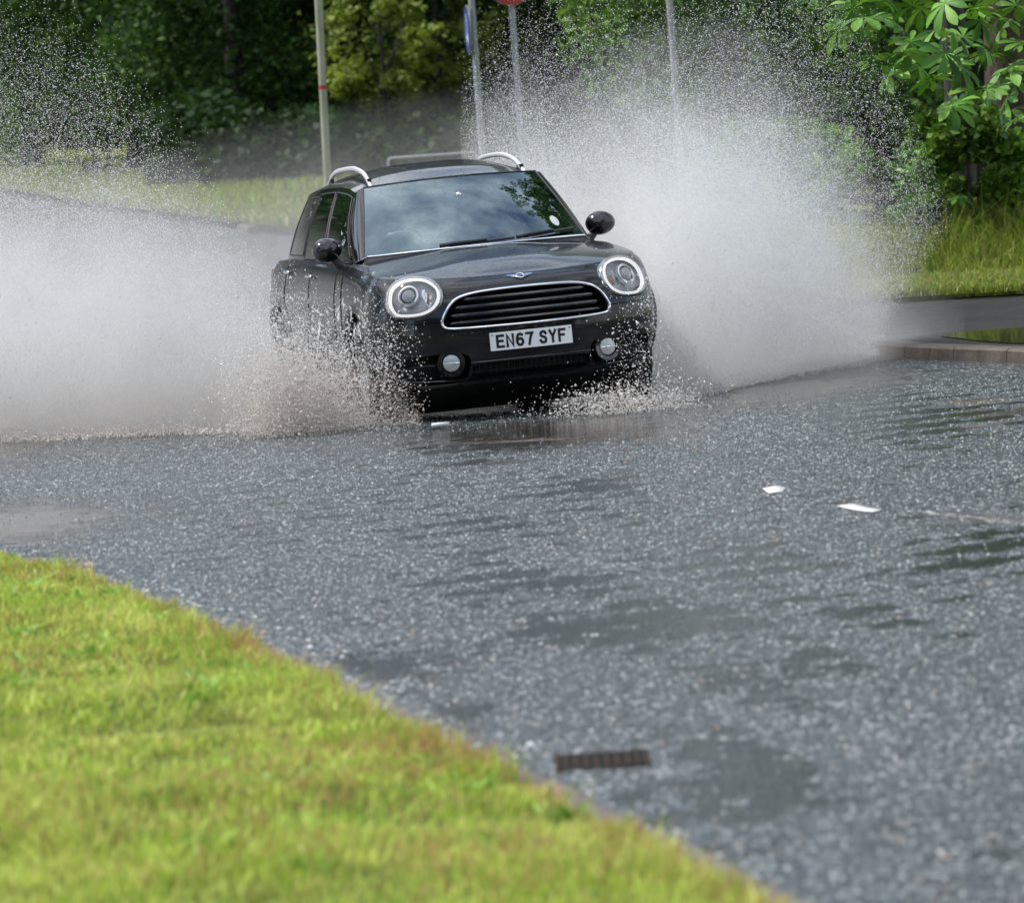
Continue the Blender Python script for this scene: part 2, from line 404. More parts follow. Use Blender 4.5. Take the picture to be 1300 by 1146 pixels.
# splitter lip
g = MB(); rr = []
for L in np.linspace(-.79, .79, 70):
    p, n = rayF(L, .235); x = p[0]
    rr.append([(x+.006, L, .262), (x+.020, L, .245), (x+.006, L, .222), (x-.05, L, .205), (x-.05, L, .262)])
g.loft(rr, True, True); g.obj("bumper_lip", M["gloss"], CAR, sharp=30)
# number plate
PLC, PLN = rayF(0, .477, .012)
g = MB()
def plate_pt(a, b, off): # follows the bumper's plan curve slightly
    x = .829 - .030*(a/.3)**2 + off
    return (x, a, .477+b)
AA = np.linspace(-.26, .26, 25)
rows = [[plate_pt(a, b, 0) for a in AA] for b in (-.0555, -.05, .05, .0555)]
g.grid(rows); g.grid([[plate_pt(a, b, -.012) for a in AA] for b in (-.0555, .0555)], flip=True)
for b in (-.0555, .0555): g.grid([[plate_pt(a, b, o) for a in AA] for o in (0, -.012)])
for a in (-.26, .26): g.grid([[plate_pt(a, b, o) for b in (-.0555, .0555)] for o in (0, -.012)])
PLATE = g.obj("number_plate", M["plate"], CAR, sharp=30)
PLATE["label"] = "white number plate reading EN67 SYF in black"
def text_mesh(txt, h, bold=.0):
    cu = bpy.data.curves.new("t", 'FONT'); cu.body = txt; cu.size = h; cu.offset = bold; cu.resolution_u = 6
    o = bpy.data.objects.new("t", cu); C.objects.link(o); d = bpy.context.evaluated_depsgraph_get(); d.update()
    me = bpy.data.meshes.new_from_object(o.evaluated_get(d)); bpy.data.objects.remove(o)
    V = np.array([v.co for v in me.vertices]); F = [list(p.vertices) for p in me.polygons]; return V, F
tb = MB()
STROKE = {  # letter outlines as thick strokes on a 50x79 cell, in the plain face of British plates
 'E': [[(50, 79), (0, 79), (0, 0), (50, 0)], [(0, 41), (42, 41)]],
 'N': [[(0, 0), (0, 79), (50, 0), (50, 79)]],
 '6': [[(44, 72), (30, 79), (14, 76), (2, 58), (0, 38), (1, 16), (12, 2), (25, 0), (38, 2), (49, 14), (50, 28), (42, 42), (26, 47), (10, 43), (1, 32)]],
 '7': [[(0, 79), (50, 79), (32, 45), (20, 0)]],
 'S': [[(48, 64), (40, 76), (25, 79), (10, 76), (2, 62), (8, 48), (25, 41), (42, 34), (49, 20), (42, 4), (25, 0), (8, 3), (0, 16)]],
 'Y': [[(0, 79), (25, 38), (50, 79)], [(25, 38), (25, 0)]],
 'F': [[(50, 79), (0, 79), (0, 0)], [(0, 41), (40, 41)]]}
def stroke_poly(P, wd=15.5, sm=False):
    P = np.array(P, float)
    P = np.array([7, 6]) + P*np.array([36/50, 67/79])
    out = []
    n = len(P); d = np.diff(P, axis=0); d /= np.linalg.norm(d, axis=1)[:, None]; nr = np.stack([-d[:, 1], d[:, 0]], -1)
    Lf, Rt = [], []
    for i in range(n):
        if i == 0: m = nr[0]; k = 1
        elif i == n-1: m = nr[-1]; k = 1
        else: m = nr[i-1]+nr[i]; m /= np.linalg.norm(m); k = min(1/max(.3, m@nr[i]), 2.0)
        e = np.zeros(2)
        if i == 0 : e = -d[0]*wd/2
        if i == n-1: e = d[-1]*wd/2
        Lf.append(P[i]+m*k*wd/2+e); Rt.append(P[i]-m*k*wd/2+e)
    return np.array(Lf), np.array(Rt)
XC = {0: 'E', 1: 'N', 2: '6', 3: '7', 5: 'S', 6: 'Y', 7: 'F'}
xcur = -.5*(7*50+6*11+33-11)/1000 - .005
for i in range(8):
    if i == 4: xcur += .026; continue
    for st in STROKE[XC[i]]:
        a, b = stroke_poly(st)
        A3 = [plate_pt(xcur + p[0]/1000, (p[1]-39.5)/1000, .0022) for p in a]; B3 = [plate_pt(xcur + p[0]/1000, (p[1]-39.5)/1000, .0022) for p in b]
        tb.grid([A3, B3])
    xcur += .061
# screw heads
tb.obj("lettering", M["plateink"], PLATE, smooth=False)
g = MB()
for a in (-.245, .245): g = MB(); g.sphere(plate_pt(a, .04, .001), .0045, 10, 6); g.obj("screw", M["plateink"], PLATE)
# emblem: ring with two wings
g = MB(); ec, en = rayF(0, .857, .006)
eb = np.cross(en, [0, 1, 0]); eb = eb/np.linalg.norm(eb); eb = eb if eb[2] > 0 else -eb; ey = np.array([0, 1., 0])
E3 = lambda a, b, o=0: ec + ey*a*1.15 + eb*b*1.4 + en*o
th = np.linspace(0, 2*np.pi, 28, endpoint=False)
g.tube([E3(.021*math.cos(t), .021*math.sin(t)) for t in th], .0045, 8, closed=True)
for s in (1, -1):
    for b0, l0, l1 in ((.011, .024, .078), (.003, .025, .066), (-.005, .024, .052), (-.012, .02, .036)):
        g.grid([[E3(s*l0, b0+.0035, .002), E3(s*l1, b0+.006, 0)], [E3(s*l0, b0-.0038, .002), E3(s*(l1-.012), b0-.003, 0)]])
g.grid([[E3(-.018, .004, .002), E3(.018, .004, .002)], [E3(-.018, -.004, .002), E3(.018, -.004, .002)]])
g.obj("winged_badge", M["chrome"], CAR)

# headlights
def lamp(s):
    H = empty("headlight"); H.parent = CAR
    c, nrm, a, b, ring = lamp_frame(s)
    def sweep(name, rs, m, cap=False):
        g = MB(); g.loft(rs, False, cap); return g.obj(name, m, H, sharp=45)
    sweep("bezel", [ring(1.0, -.05), ring(1.01, .004), ring(.985, .012), ring(.945, .014), ring(.915, .006), ring(.905, -.02)], M["bezel"])
    sweep("light_ring", [ring(.885, -.02), ring(.88, .004), ring(.865, .010), ring(.815, .008), ring(.80, -.004), ring(.785, -.03)], M["drl"])
    sweep("bowl", [ring(.77, -.008), ring(.70, -.04), ring(.5, -.06), ring(.05, -.065)], M["housing"], True)
    pc = c + a*.038 + b*.012 - nrm*.025
    g = MB(); th = np.linspace(0, 2*np.pi, 40, endpoint=False)
    circ = lambda r, o: np.array([pc + a*r*math.cos(t) + b*r*math.sin(t) + nrm*o for t in th])
    g.loft([circ(.062, -.02), circ(.066, .012), circ(.058, .016), circ(.050, .010), circ(.050, -.01)]); g.obj("projector_ring", M["reflector"], H)
    g = MB(); g.loft([circ(.044*math.cos(t), .030*math.sin(t)) for t in np.linspace(0, 1.45, 9)], False, True); g.obj("projector_lens", M["foglens"], H)
    g = MB(); g.loft([circ(.050, -.008), circ(.043, .002)]); g.obj("projector_collar", M["gloss"], H)
    g = MB()
    for q in range(5):
        pa = c - a*(.045+.012*q) + b*(.03-.022*q) - nrm*.03
        g.grid([[pa+b*.02, pa+b*.02-a*.02], [pa-b*.02, pa-b*.02-a*.02]])
    g.obj("side_reflector", M["reflector"], H)
    g = MB(); pa = c - a*.085 - b*.02 - nrm*.022; g.grid([[pa+b*.035, pa+b*.035-a*.016], [pa-b*.03, pa-b*.03-a*.010]]); g.obj("indicator", M["amber"], H)
    sweep("lens", [ring(.89, .010), ring(.80, .019), ring(.6, .026), ring(.3, .031), ring(.03, .033)], M["lens"], True)
    if s < 0: H["label"] = "headlight on the side facing left in the picture, white light ring lit"
    return H
for s in (1, -1): lamp(s)
# fog lamps
for s in (1, -1):
    F = empty("fog_light"); F.parent = CAR
    p, n = rayF(s*.497, .37); c = p - np.array([.006, 0, 0]); n = np.array([.97, s*.2, .03]); n /= np.linalg.norm(n)
    a = np.cross([0, 0, 1.], n); a /= np.linalg.norm(a); b = np.cross(n, a)
    th = np.linspace(0, 2*np.pi, 40, endpoint=False)
    circ = lambda r, o: np.array([c + a*r*math.cos(t) + b*r*math.sin(t) + n*o for t in th])
    g = MB(); g.loft([circ(.093, -.10), circ(.090, .0), circ(.084, .010), circ(.060, .008), circ(.054, -.02)]); g.obj("surround", M["gloss"], F)
    g = MB(); g.loft([circ(.0545, .0), circ(.051, .006), circ(.036, .010), circ(.02, .012), circ(.003, .0125)], False, True); g.obj("lens", M["foglens"], F)
    g = MB(); g.tube([c + a*t + n*(.013-3*t*t) for t in np.linspace(-.044, .044, 9)], .003, 6); g.obj("lens_rib", M["chrome"], F)
    loop = fog_loop(s); cc = loop.mean(0)
    g = MB(); g.loft([np.array([(.46, *(cc+(q-cc)*.985)) for q in loop])], True); g.obj("backing", M["plastic"], F, smooth=False)
    g = MB(); g.tube([rayF(s*L, .352+.01*(L-.6), -.03)[0] for L in np.linspace(.60, .79, 12)], .006, 6); g.obj("vane", M["gloss"], F)
    g = MB(); g.tube([rayF(s*L, z, .003)[0] for L, z in [(.83, .335), (.81, .30), (.77, .278), (.7, .268), (.6, .264), (.5, .262), (.42, .262), (.385, .278), (.372, .31)]], .006, 8); g.obj("lower_trim", M["gloss"], F)

# greenhouse ------------------------------------------------------------------
def xA(v): return -.60 - .52*v - .02*np.sin(np.pi*v)
def xD(v): return -3.10 + .20*v
zR = lambda x: cspline(x, [-3.2, -2.6, -1.8, -1.4, -1.12], [1.415, 1.47, 1.488, 1.475, 1.445])
def side(u, v, s, off=0):
    x = xA(v)*(1-u) + xD(v)*u; z = 1.0 + v*(zR(x)-1.0)
    L = .805 - (z-1.0)*.40 - .012*(1-v)*0 - .05*np.clip((-x-2.2)/1.0, 0, 1)**2 - .05*np.clip((x+1.2)/.6, 0, 1)**2*.6
    L = L + .018*math.sin(math.pi*v)
    return np.array([x, s*(L+off*.93), z+off*.36])
def ws(s_, v, off=0):
    L = (.73*(1-v)+.58*v)*s_; x = (-.38*(1-v)-1.0*v) - (.15*(1-v)+.09*v)*s_*s_; z = (1.045*(1-v)+1.49*v) - (.008*(1-v)+.018*v)*s_*s_
    bl = .02*4*v*(1-v)*(1-.3*s_*s_); return np.array([x+(bl+off)*.62, L, z+(bl+off)*.78])
VV = np.linspace(0, 1, 17)
shell = MB()
UU = np.linspace(0, 1, 49)
for s in (1, -1):
    shell.grid([[side(u, v, s) for u in UU] for v in VV])
    # A pillar
    rows = []
    for v in VV:
        a_ = ws(s, v); b_ = side(0, v, s); mid = (a_+b_)/2 + np.array([.014, s*.012, .006]); rows.append([a_, a_*.65+mid*.35+np.array([.004, 0, .003]), mid, b_*.65+mid*.35+np.array([0, s*.003, 0]), b_])
    shell.grid(rows)
def roof(u, g_):
    x0 = xA(1.0)*(1-u) + xD(1.0)*u; sd = side(u, 1, 1); L = sd[1]; ag = abs(g_)
    fwd = .125*(1-g_*g_)*max(0, 1-u/.35)**2
    cr = np.interp(u, [0, .12, .35, .7, 1], [.048, .085, .115, .108, .06])
    zz = sd[2] + cr*(1-ag**3.2)
    return np.array([x0+fwd, L*g_, zz])
GG = np.concatenate([np.linspace(-1, -.85, 8)[:-1], np.linspace(-.85, .85, 29), np.linspace(.85, 1, 8)[1:]])
RU = np.concatenate([np.linspace(0, .1, 8)[:-1], np.linspace(.1, 1, 32)])
rf = [[roof(u, g_) for g_ in GG] for u in RU]
# bridge from windscreen top to the roof's leading edge
lead = [ws(np.clip(g_*1.06, -1, 1), 1.0) for g_ in GG]
lead = [np.array([q[0], min(max(q[1], -.60), .60) if abs(g_) < .96 else q[1], q[2]]) for q, g_ in zip(lead, GG)]
ROOFM = MB(); ROOFM.grid(rf); ROOFM.grid([lead, [a*.5+b*.5+np.array([.004, 0, .008]) for a, b in zip(lead, rf[0])], rf[0]])
ROOF = ROOFM.obj("roof", M["roof"], CAR, sharp=35)
# rear
rg = MB(); rg.grid([[side(1, v, 1)*np.array([1, g_, 1]) + np.array([-.10*(1-g_*g_)*(1-.4*v), 0, 0]) for g_ in np.linspace(-1, 1, 21)] for v in VV]); rg.obj("rear_window", M["sideglass"], CAR)
shell.obj("pillars", M["gloss"], CAR, sharp=50)
for s in (1, -1):
    for (u0, u1, v0, v1) in ((.035, .345, .05, .93), (.37, .66, .05, .93), (.685, .95, .10, .90)):
        g = MB(); n = 14
        def uv(a, b):
            u = u0+(u1-u0)*a; v = v0+(v1-v0)*b
            return u, v
        g.grid([[side(*uv(a, b), s, .004) for a in np.linspace(0, 1, n)] for b in np.linspace(0, 1, n)])
        W = g.obj("side_window", M["sideglass"], CAR)
        f = MB(); lp = [(a, 0) for a in np.linspace(0, 1, n)] + [(1, b) for b in np.linspace(0, 1, n)[1:]] + [(a, 1) for a in np.linspace(1, 0, n)[1:]] + [(0, b) for b in np.linspace(1, 0, n)[1:-1]]
        f.tube([side(*uv(a, b), s, .004) for a, b in lp], .0045, 6, closed=True); f.obj("seal", M["rubber"], W)
# windscreen glass + black ceramic border + interior
g = MB(); g.grid([[ws(s_, v, .004) for s_ in np.linspace(-1, 1, 41)] for v in np.linspace(0, 1, 21)]); WS = g.obj("windscreen", M["screen"], CAR)
g = MB()
def band(s0, s1, v0, v1, n=24, k=6): g.grid([[ws(a, b, -.002) for a in np.linspace(s0, s1, n)] for b in np.linspace(v0, v1, k)])
band(-1, 1, 0, .085, 40); band(-1, 1, .91, 1, 40); band(-1, -.945, .085, .91, 4, 20); band(.945, 1, .085, .91, 4, 20)
band(-.30, .30, .80, .91)
cth = np.linspace(0, np.pi, 16)
g.grid([[ws(-.02+.135*math.cos(t)*k, .80-.16*math.sin(t)*k, -.0025) for t in cth] for k in (0.01, .5, 1)])
g.obj("ceramic_border", M["matte"], WS)
g = MB(); g.sphere(ws(-.02, .70, .006), .017, 12, 8, (.5, 1, 1)); g.obj("rain_sensor", M["reflector"], WS)
g = MB(); sc_ = [ws(.80+.038*math.cos(t), .22+.070*math.sin(t), .0062) for t in np.linspace(0, 2*np.pi, 28, endpoint=False)]
g.add(sc_, np.arange(28)[None, :]); g.obj("tax_sticker", M["sticker"], WS)
g = MB(); lp = [ws(a, 0, .006) for a in np.linspace(-1, 1, 30)] + [ws(1, b, .006) for b in VV[1:]] + [ws(a, 1, .006) for a in np.linspace(1, -1, 30)[1:]] + [ws(-1, b, .006) for b in VV[::-1][1:-1]]
g.tube(lp, .005, 6, closed=True); g.obj("seal", M["rubber"], WS)
# cowl panel and chrome waist line
g = MB(); g.grid([[ (np.array([ws(a, 0)[0]+.085-.01*a*a, ws(a, 0)[1]*1.03, zC(np.array(-.42))-.006-.045*a*a]) if k == 0 else ws(a, 0)+np.array([0, 0, -.003])) for a in np.linspace(-1, 1, 31)] for k in (0, 1)]); g.obj("cowl_panel", M["plastic"], CAR)
g = MB()
pt = [side(u, 0, -1, .008)+np.array([0, 0, .004]) for u in np.linspace(1, 0, 30)] + [ws(a, 0, .012)+np.array([.05-.0*a, 0, -.006]) for a in np.linspace(-.98, .98, 30)] + [side(u, 0, 1, .008)+np.array([0, 0, .004]) for u in np.linspace(0, 1, 30)]
g.tube(pt, .0065, 8); g.obj("waist_trim", M["chrome"], CAR)
# interior
IT = empty("interior"); IT.parent = CAR
g = MB(); g.grid([[(-.62-.45*k, L, 1.03 - .02*k + .03*math.exp(-((L+.36)/.2)**2)*k) for L in np.linspace(-.68, .68, 30)] for k in np.linspace(0, 1, 8)]); g.obj("dashboard", M["interior"], IT)
g = MB(); th = np.linspace(0, 2*np.pi, 40, endpoint=False)
g.tube([(-1.12+.07*math.sin(t), -.37+.185*math.cos(t), 1.00+.165*math.sin(t)) for t in th], .016, 8, closed=True); g.obj("steering_wheel", M["silver"], IT)
for L in (-.37, .37):
    g = MB(); g.sphere((-1.95, L, 1.0), 1, 20, 12, (.10, .25, .30)); g.sphere((-1.98, L, 1.34), 1, 16, 10, (.05, .13, .09)); g.obj("seat", M["interior2"], IT)
g = MB(); g.sphere((-1.10, 0, 1.385), 1, 16, 10, (.02, .12, .035)); g.obj("rear_view_mirror", M["gloss"], IT)
# wipers
for (a0, v0, a1, v1) in ((-.36, .0, .32, .02), (.34, .012, .93, .075)):
    W = empty("wiper"); W.parent = CAR
    P = lambda t, o: ws(a0+(a1-a0)*t, v0+(v1-v0)*t, o)
    g = MB(); g.tube([P(t, .035 if .1 < t < .95 else .03) for t in np.linspace(0, .62, 8)], np.linspace(.013, .008, 8), 8); g.obj("arm", M["plastic"], W)
    g = MB(); g.tube([P(t, .022) for t in np.linspace(.12, 1, 14)], .009, 8); g.obj("blade", M["rubber"], W)
# roof rails
for s in (1, -1):
    pts = []
    for t in np.linspace(0, 1, 30):
        x = -1.16 - 1.5*t; u = (x-xA(1.))/(xD(1.)-xA(1.)); base = roof(u, s*.83)
        h = .070*(1-abs(2*t-1)**4.5)
        pts.append(base + np.array([0, 0, h - .006]))
    RL = empty("roof_rail"); RL.parent = CAR
    g = MB(); g.tube(pts, .0135, 10, rb=1.25); g.obj("bar", M["silver"], RL)
    for t0, t1 in ((.03, .10), (.90, .97)):
        q = [roof(((-1.16-1.5*t)-xA(1.))/(xD(1.)-xA(1.)), s*.83) for t in (t0, t1)]
        g = MB(); g.box((q[0]+q[1])/2+np.array([0, 0, .012]), (abs(q[0][0]-q[1][0]), .022, .05)); g.obj("foot", M["plastic"], RL)
g = MB(); c = roof(.93, 0); g.loft([[c+np.array(p) for p in ((.07*k2, 0.0, h), (0, .018*k2, h), (-.06*k2, 0, h), (0, -.018*k2, h))] for h, k2 in ((-.01, 1), (.02, .7), (.05, .35), (.065, .1))], False, True); g.obj("aerial", M["gloss"], CAR)
# mirrors
for s in (1, -1):
    MR = empty("door_mirror"); MR.parent = CAR
    c = np.array([-.83, s*.915, 1.10]); rings = []
    for t in np.linspace(0, np.pi, 16):
        r = math.sin(t); xo = math.cos(t); xo = .085*xo if xo > 0 else .045*xo
        rings.append([c + np.array([xo, .100*r*math.cos(p)*(1+.06*s*math.cos(p)*s), .079*r*math.sin(p)]) for p in np.linspace(0, 2*np.pi, 32, endpoint=False)])
    g = MB(); g.loft(rings); g.obj("housing", M["gloss"], MR)
    g = MB(); g.add([c+np.array([-.046, .085*math.cos(p), .066*math.sin(p)]) for p in np.linspace(0, 2*np.pi, 24, endpoint=False)], np.arange(24)[None, :]); g.obj("mirror_glass", M["reflector"], MR)
    g = MB(); g.tube([c+np.array([0, -s*.03, -.05]), c+np.array([0, -s*.065, -.085]), c+np.array([.01, -s*.09, -.115]), c+np.array([.02, -s*.125, -.135])], [.024, .028, .032, .036], 12); g.obj("arm", M["plastic"], MR)
# door handles
for k, x, z in ((0, -1.47, .915), (1, -2.30, .935)):
    for s in (1, -1):
        p = rayS(x, z, s, .018)[0]; q = rayS(x-.17, z+.006, s, .018)[0]; m_ = rayS(x-.085, z+.003, s, .030)[0]
        pts = smooth_loop([p, m_, q, m_], 40)[:21]
        g = MB(); g.tube([p*(1-t)**2+2*m_*t*(1-t)+q*t*t for t in np.linspace(0, 1, 14)], np.array([.006]+[.012]*12+[.006]), 10, rb=1.2); g.obj("door_handle", M["chrome"], DOORS[k, s])
# wheel arches
for cx in (0, -2.67):
    for s in (1, -1):
        rr = []
        for t in np.linspace(R(-12), R(192), 48):
            x, z = cx+.43*math.cos(t), .335+.43*math.sin(t)
            p = rayS(x, max(z, .215), s)[0]; Lb = abs(p[1]); Lb = max(Lb, .84)
            P = lambda r, L: (cx+r*math.cos(t), s*L, .335+r*math.sin(t))
            rr.append([P(.372, Lb-.12), P(.372, Lb+.008), P(.380, Lb+.016), P(.425, Lb+.014), P(.440, Lb-.004)])
        g = MB(); g.grid(rr); g.obj("arch_trim", M["plastic"], CAR, sharp=30)
for s in (1, -1):
    g = MB(); g.loft([[(x, s*.86, .30), (x, s*.925, .285), (x, s*.92, .21), (x, s*.82, .19)] for x in np.linspace(-.42, -2.25, 12)], True, True); g.obj("sill_trim", M["plastic"], CAR, sharp=30)
    g = MB(); p = rayS(-3.2, .86, s, .01)[0]; g.sphere(p-np.array([.12, s*.02, 0]), 1, 16, 10, (.05, .02, .09)); g.obj("tail_light", M["taillight"], CAR)
g = MB(); g.loft([[(x, -.70, .24), (x, .70, .24), (x, .66, zz), (x, -.66, zz)] for x, zz in ((.66, .21), (.55, .15), (.35, .055), (-2.9, .06), (-3.3, .2))], True, True); g.obj("underfloor_light_block", M["matte"], CAR, smooth=False)  # added box hung below the floor to block light and darken the gap
# wheels
def wheel(x, s):
    Wh = empty("wheel"); Wh.parent = CAR; Wh.location = (x, s*.80, .335); Wh.rotation_euler = (0, 0, R(-4) if x > -1 else 0)
    th = np.linspace(0, 2*np.pi, 72, endpoint=False)
    def lathe(prof): return [[(r*math.cos(t), s*y, r*math.sin(t)) for t in th] for r, y in prof]
    g = MB(); g.loft(lathe([(.232, -.10), (.27, -.115), (.315, -.108), (.335, -.085), (.338, 0), (.335, .085), (.318, .108), (.275, .116), (.240, .105), (.232, .095)])); 
    for a in np.linspace(0, 2*np.pi, 60, endpoint=False):
        for y0 in (-.07, .0, .07):
            g.box((.339*math.cos(a), s*y0, .339*math.sin(a)), (.008, .045, .02), rot=Matrix.Rotation(-a, 3, 'Y'))
    g.obj("tyre", M["rubber"], Wh, sharp=35)
    RM = empty("rim"); RM.parent = Wh
    g = MB(); g.loft(lathe([(.236, .10), (.236, .085), (.222, .06), (.21, -.09)])); g.loft(lathe([(.06, -.02), (.06, .05), (.045, .065), (.001, .066)]), False, True)
    for k in range(5):
        for d in (-.10, .10):
            a = k*2*np.pi/5 + d; ca, sa = math.cos(a), math.sin(a)
            rr = [[(r*ca - w_*sa, s*y, r*sa + w_*ca) for w_, y in ((-wd, yy-.03), (-wd*.8, yy), (wd*.8, yy), (wd, yy-.03))] for r, wd, yy in ((.05, .014, .055), (.12, .011, .06), (.20, .012, .075), (.228, .018, .088))]
            g.loft(rr, True, True)
    o = g.obj("rim", M["alloy"], Wh, sharp=35); bpy.data.objects.remove(RM)
    g = MB(); g.loft(lathe([(.15, -.04), (.15, -.02), (.07, -.015)])); g.obj("brake_disc", M["housing"], Wh)
for x in (0, -2.67):
    for s in (1, -1): wheel(x, s)
bmf.free()

# ================================================================== GROUND, ROAD, VERGES
def px(X, Y, d):
    """world point at distance d (along +Y) seen near photo pixel (X, Y) - used only to look up where things stand"""
    x, u = X-650, 573-Y
    a = x*math.cos(ROLL)+u*math.sin(ROLL); b = -x*math.sin(ROLL)+u*math.cos(ROLL)
    v = np.array([a/FPX, math.cos(PITCH)+b/FPX*math.sin(PITCH), -math.sin(PITCH)+b/FPX*math.cos(PITCH)])
    return np.array([0, 0, CAMH]) + v*(d/v[1])
def fnoise(x, y, sc_, seed=0):
    r = np.random.default_rng(seed); o = np.zeros_like(x, float); a = 1
    for k in range(5):
        for _ in range(4):
            th = r.uniform(0, 2*np.pi); f = sc_*(2**k)*r.uniform(.7, 1.4); p = r.uniform(0, 6.28)
            o += a*np.sin((x*math.cos(th)+y*math.sin(th))*f+p)
        a *= .55
    return o/4.5
def sheet(name, xs, ys, zf, mask=None, m=None):
    X, Y = np.meshgrid(xs, ys, indexing='ij'); V = np.stack([X, Y, zf(X, Y)], -1).reshape(-1, 3)
    I = np.arange(X.size).reshape(X.shape); q = np.stack([I[:-1, :-1], I[1:, :-1], I[1:, 1:], I[:-1, 1:]], -1).reshape(-1, 4)
    me = np_mesh(name, V, [q], True); return link(name, me, m), X.ravel(), Y.ravel()
def set_attr(o, name, vals):
    a = o.data.attributes.new(name, 'FLOAT', 'POINT'); a.data.foreach_set("value", np.asarray(vals, np.float32))

# grass soil material
def grass_soil(name, c0, c1, c2):
    m = mat(name, (.1, .1, .05), .9, spec=.2); b = NB(m); v = b.coord()
    f = b.noise(v, 1.1, 6, .6); f2 = b.noise(v, 14, 6, .7)
    c = b.mix(b.ramp(f2, (.35, 0), (.65, 1)), c0, c1); c = b.mix(b.ramp(f, (.45, 0), (.62, 1)), c, c2)
    b.l(c, b.b.inputs["Base Color"]); b.l(b.bump(f2, 1, .05), b.b.inputs["Normal"]); return m
M["soil"] = grass_soil("verge soil", (.05, .07, .015), (.10, .13, .025), (.10, .085, .03))
M["farsoil"] = grass_soil("far grass", (.07, .10, .015), (.14, .17, .03), (.12, .12, .03))
# whole-world ground
xs = np.concatenate([np.linspace(-900, -40, 12), np.linspace(-36, 36, 37), np.linspace(40, 900, 12)]); ys = np.concatenate([np.linspace(-300, 0, 8), np.linspace(4, 140, 69), np.linspace(160, 1500, 14)])
gz = lambda X, Y: np.maximum(0, np.minimum(Y, 150)-34)*.0255*np.clip((3.5-X)/4, .25, 1) - .06
GROUND, _, _ = sheet("ground", xs, ys, gz, m=M["farsoil"]); tag(GROUND, "grass covered land around the road", kind="structure")

blob = lambda x, y, cx, cy, sx, sy, a=0.0: np.exp(-(((x-cx)*math.cos(a)+(y-cy)*math.sin(a))/sx)**2-((-(x-cx)*math.sin(a)+(y-cy)*math.cos(a))/sy)**2)
# road -----------------------------------------------------------------
def road_mat():
    m = mat("wet asphalt", (.05, .05, .05), .3, spec=.55); b = NB(m); v = b.coord()
    wat = b.attr("water"); mud = b.attr("mud"); gut = b.attr("gutter")
    n1 = b.noise(v, 3.4, 5, .6); n2 = b.noise(v, 26, 5, .65); n3 = b.noise(v, 9, 6, .62, dist=.6)
    vs_ = b.coord(scale=(1, .4, 1)); st = b.vor(vs_, 70, out="Color"); sp = b.n("ShaderNodeSeparateColor"); b.l(st, sp.inputs[0])
    stone = b.ramp(sp.outputs[0], (0, (.014, .018, .019)), (.42, (.036, .044, .047)), (.76, (.08, .095, .10)), (.92, (.20, .22, .225)), (1, (.50, .51, .51)))
    stone = b.mix(b.math('MULTIPLY', b.ramp(n2, (.35, 0), (.7, 1)), .5), stone, (.042, .050, .053))
    # smoother, deeper film of water
    wn = b.math('ADD', wat, b.math('MULTIPLY', b.math('SUBTRACT', n3, .5), .9)); wm = b.ramp(wn, (.36, 0), (.78, 1))
    dk = b.ramp(b.math('ADD', b.attr('calm'), b.math('MULTIPLY', b.math('SUBTRACT', n3, .5), .8)), (.30, 0), (.55, 1))
    mm = b.ramp(b.math('ADD', mud, b.math('MULTIPLY', b.math('SUBTRACT', n3, .5), 1.2)), (.38, 0), (.8, 1))
    mudc = b.mix(sp.outputs[1], (.06, .040, .028), (.15, .105, .08))
    watc = b.mix(n1, (.028, .026, .023), (.055, .050, .045))
    gc = b.ramp(sp.outputs[2], (0, (.02, .02, .018)), (.55, (.10, .098, .09)), (1, (.34, .33, .30)))
    gm = b.ramp(b.math('ADD', gut, b.math('MULTIPLY', b.math('SUBTRACT', n3, .5), 1.0)), (.40, 0), (.75, 1))
    stone = b.mix(b.math('MULTIPLY', dk, .85), stone, (.008, .011, .011)); c = b.mix(gm, stone, gc); c = b.mix(wm, c, watc); c = b.mix(mm, c, mudc); b.l(c, b.b.inputs["Base Color"])  # calm patches darkened in colour, a painted reflection of the dark trees
    r = b.math('MULTIPLY', b.math('SUBTRACT', 1.0, wm), .16); r = b.math('ADD', r, .07); r = b.math('ADD', r, b.math('MULTIPLY', gm, .15)); r = b.math('ADD', r, b.math('MULTIPLY', mm, .25)); b.l(r, b.b.inputs["Roughness"])
    calm = b.math('MULTIPLY', b.math('SUBTRACT', 1.0, b.math('MULTIPLY', wm, .95)), b.math('SUBTRACT', 1.0, b.math('MULTIPLY', dk, .88)))
    d1 = b.vor(v, 62); d2 = b.noise(v, 60, 3, .6)
    h1 = b.math('MULTIPLY', b.math('ADD', d1, b.math('MULTIPLY', d2, 1.4)), calm)
    b1 = b.bump(h1, 1.0, .010)
    h2 = b.math('MULTIPLY', b.noise(v, 13, 5, .62, dist=.5), calm)
    b2 = b.bump(h2, 1.0, .007, b1)
    # wavelets on open water, longer than they are deep
    mp_ = b.coord(scale=(9, 22, 9)); wv = b.n("ShaderNodeTexNoise", Scale=1.0, Detail=5.0, Roughness=.55, Distortion=.7); b.l(mp_, wv.inputs["Vector"])
    b3 = b.bump(wv.outputs[0], .55, .0035, b2); b.l(b3, b.b.inputs["Normal"])
    return m
M["road"] = road_mat()
xs = np.concatenate([np.linspace(-30, -8, 12)[:-1], np.arange(-8, 5.01, .06), np.linspace(5.2, 14, 12)]); ys = np.concatenate([np.linspace(-12, 6, 8)[:-1], np.arange(6, 36, .08), np.linspace(36, 130, 60)])
ROAD, RX, RY = sheet("road", xs, ys, lambda X, Y: gz(X, Y)+.06, m=M["road"]); tag(ROAD, "wet grey asphalt road flooded across its width", kind="structure")
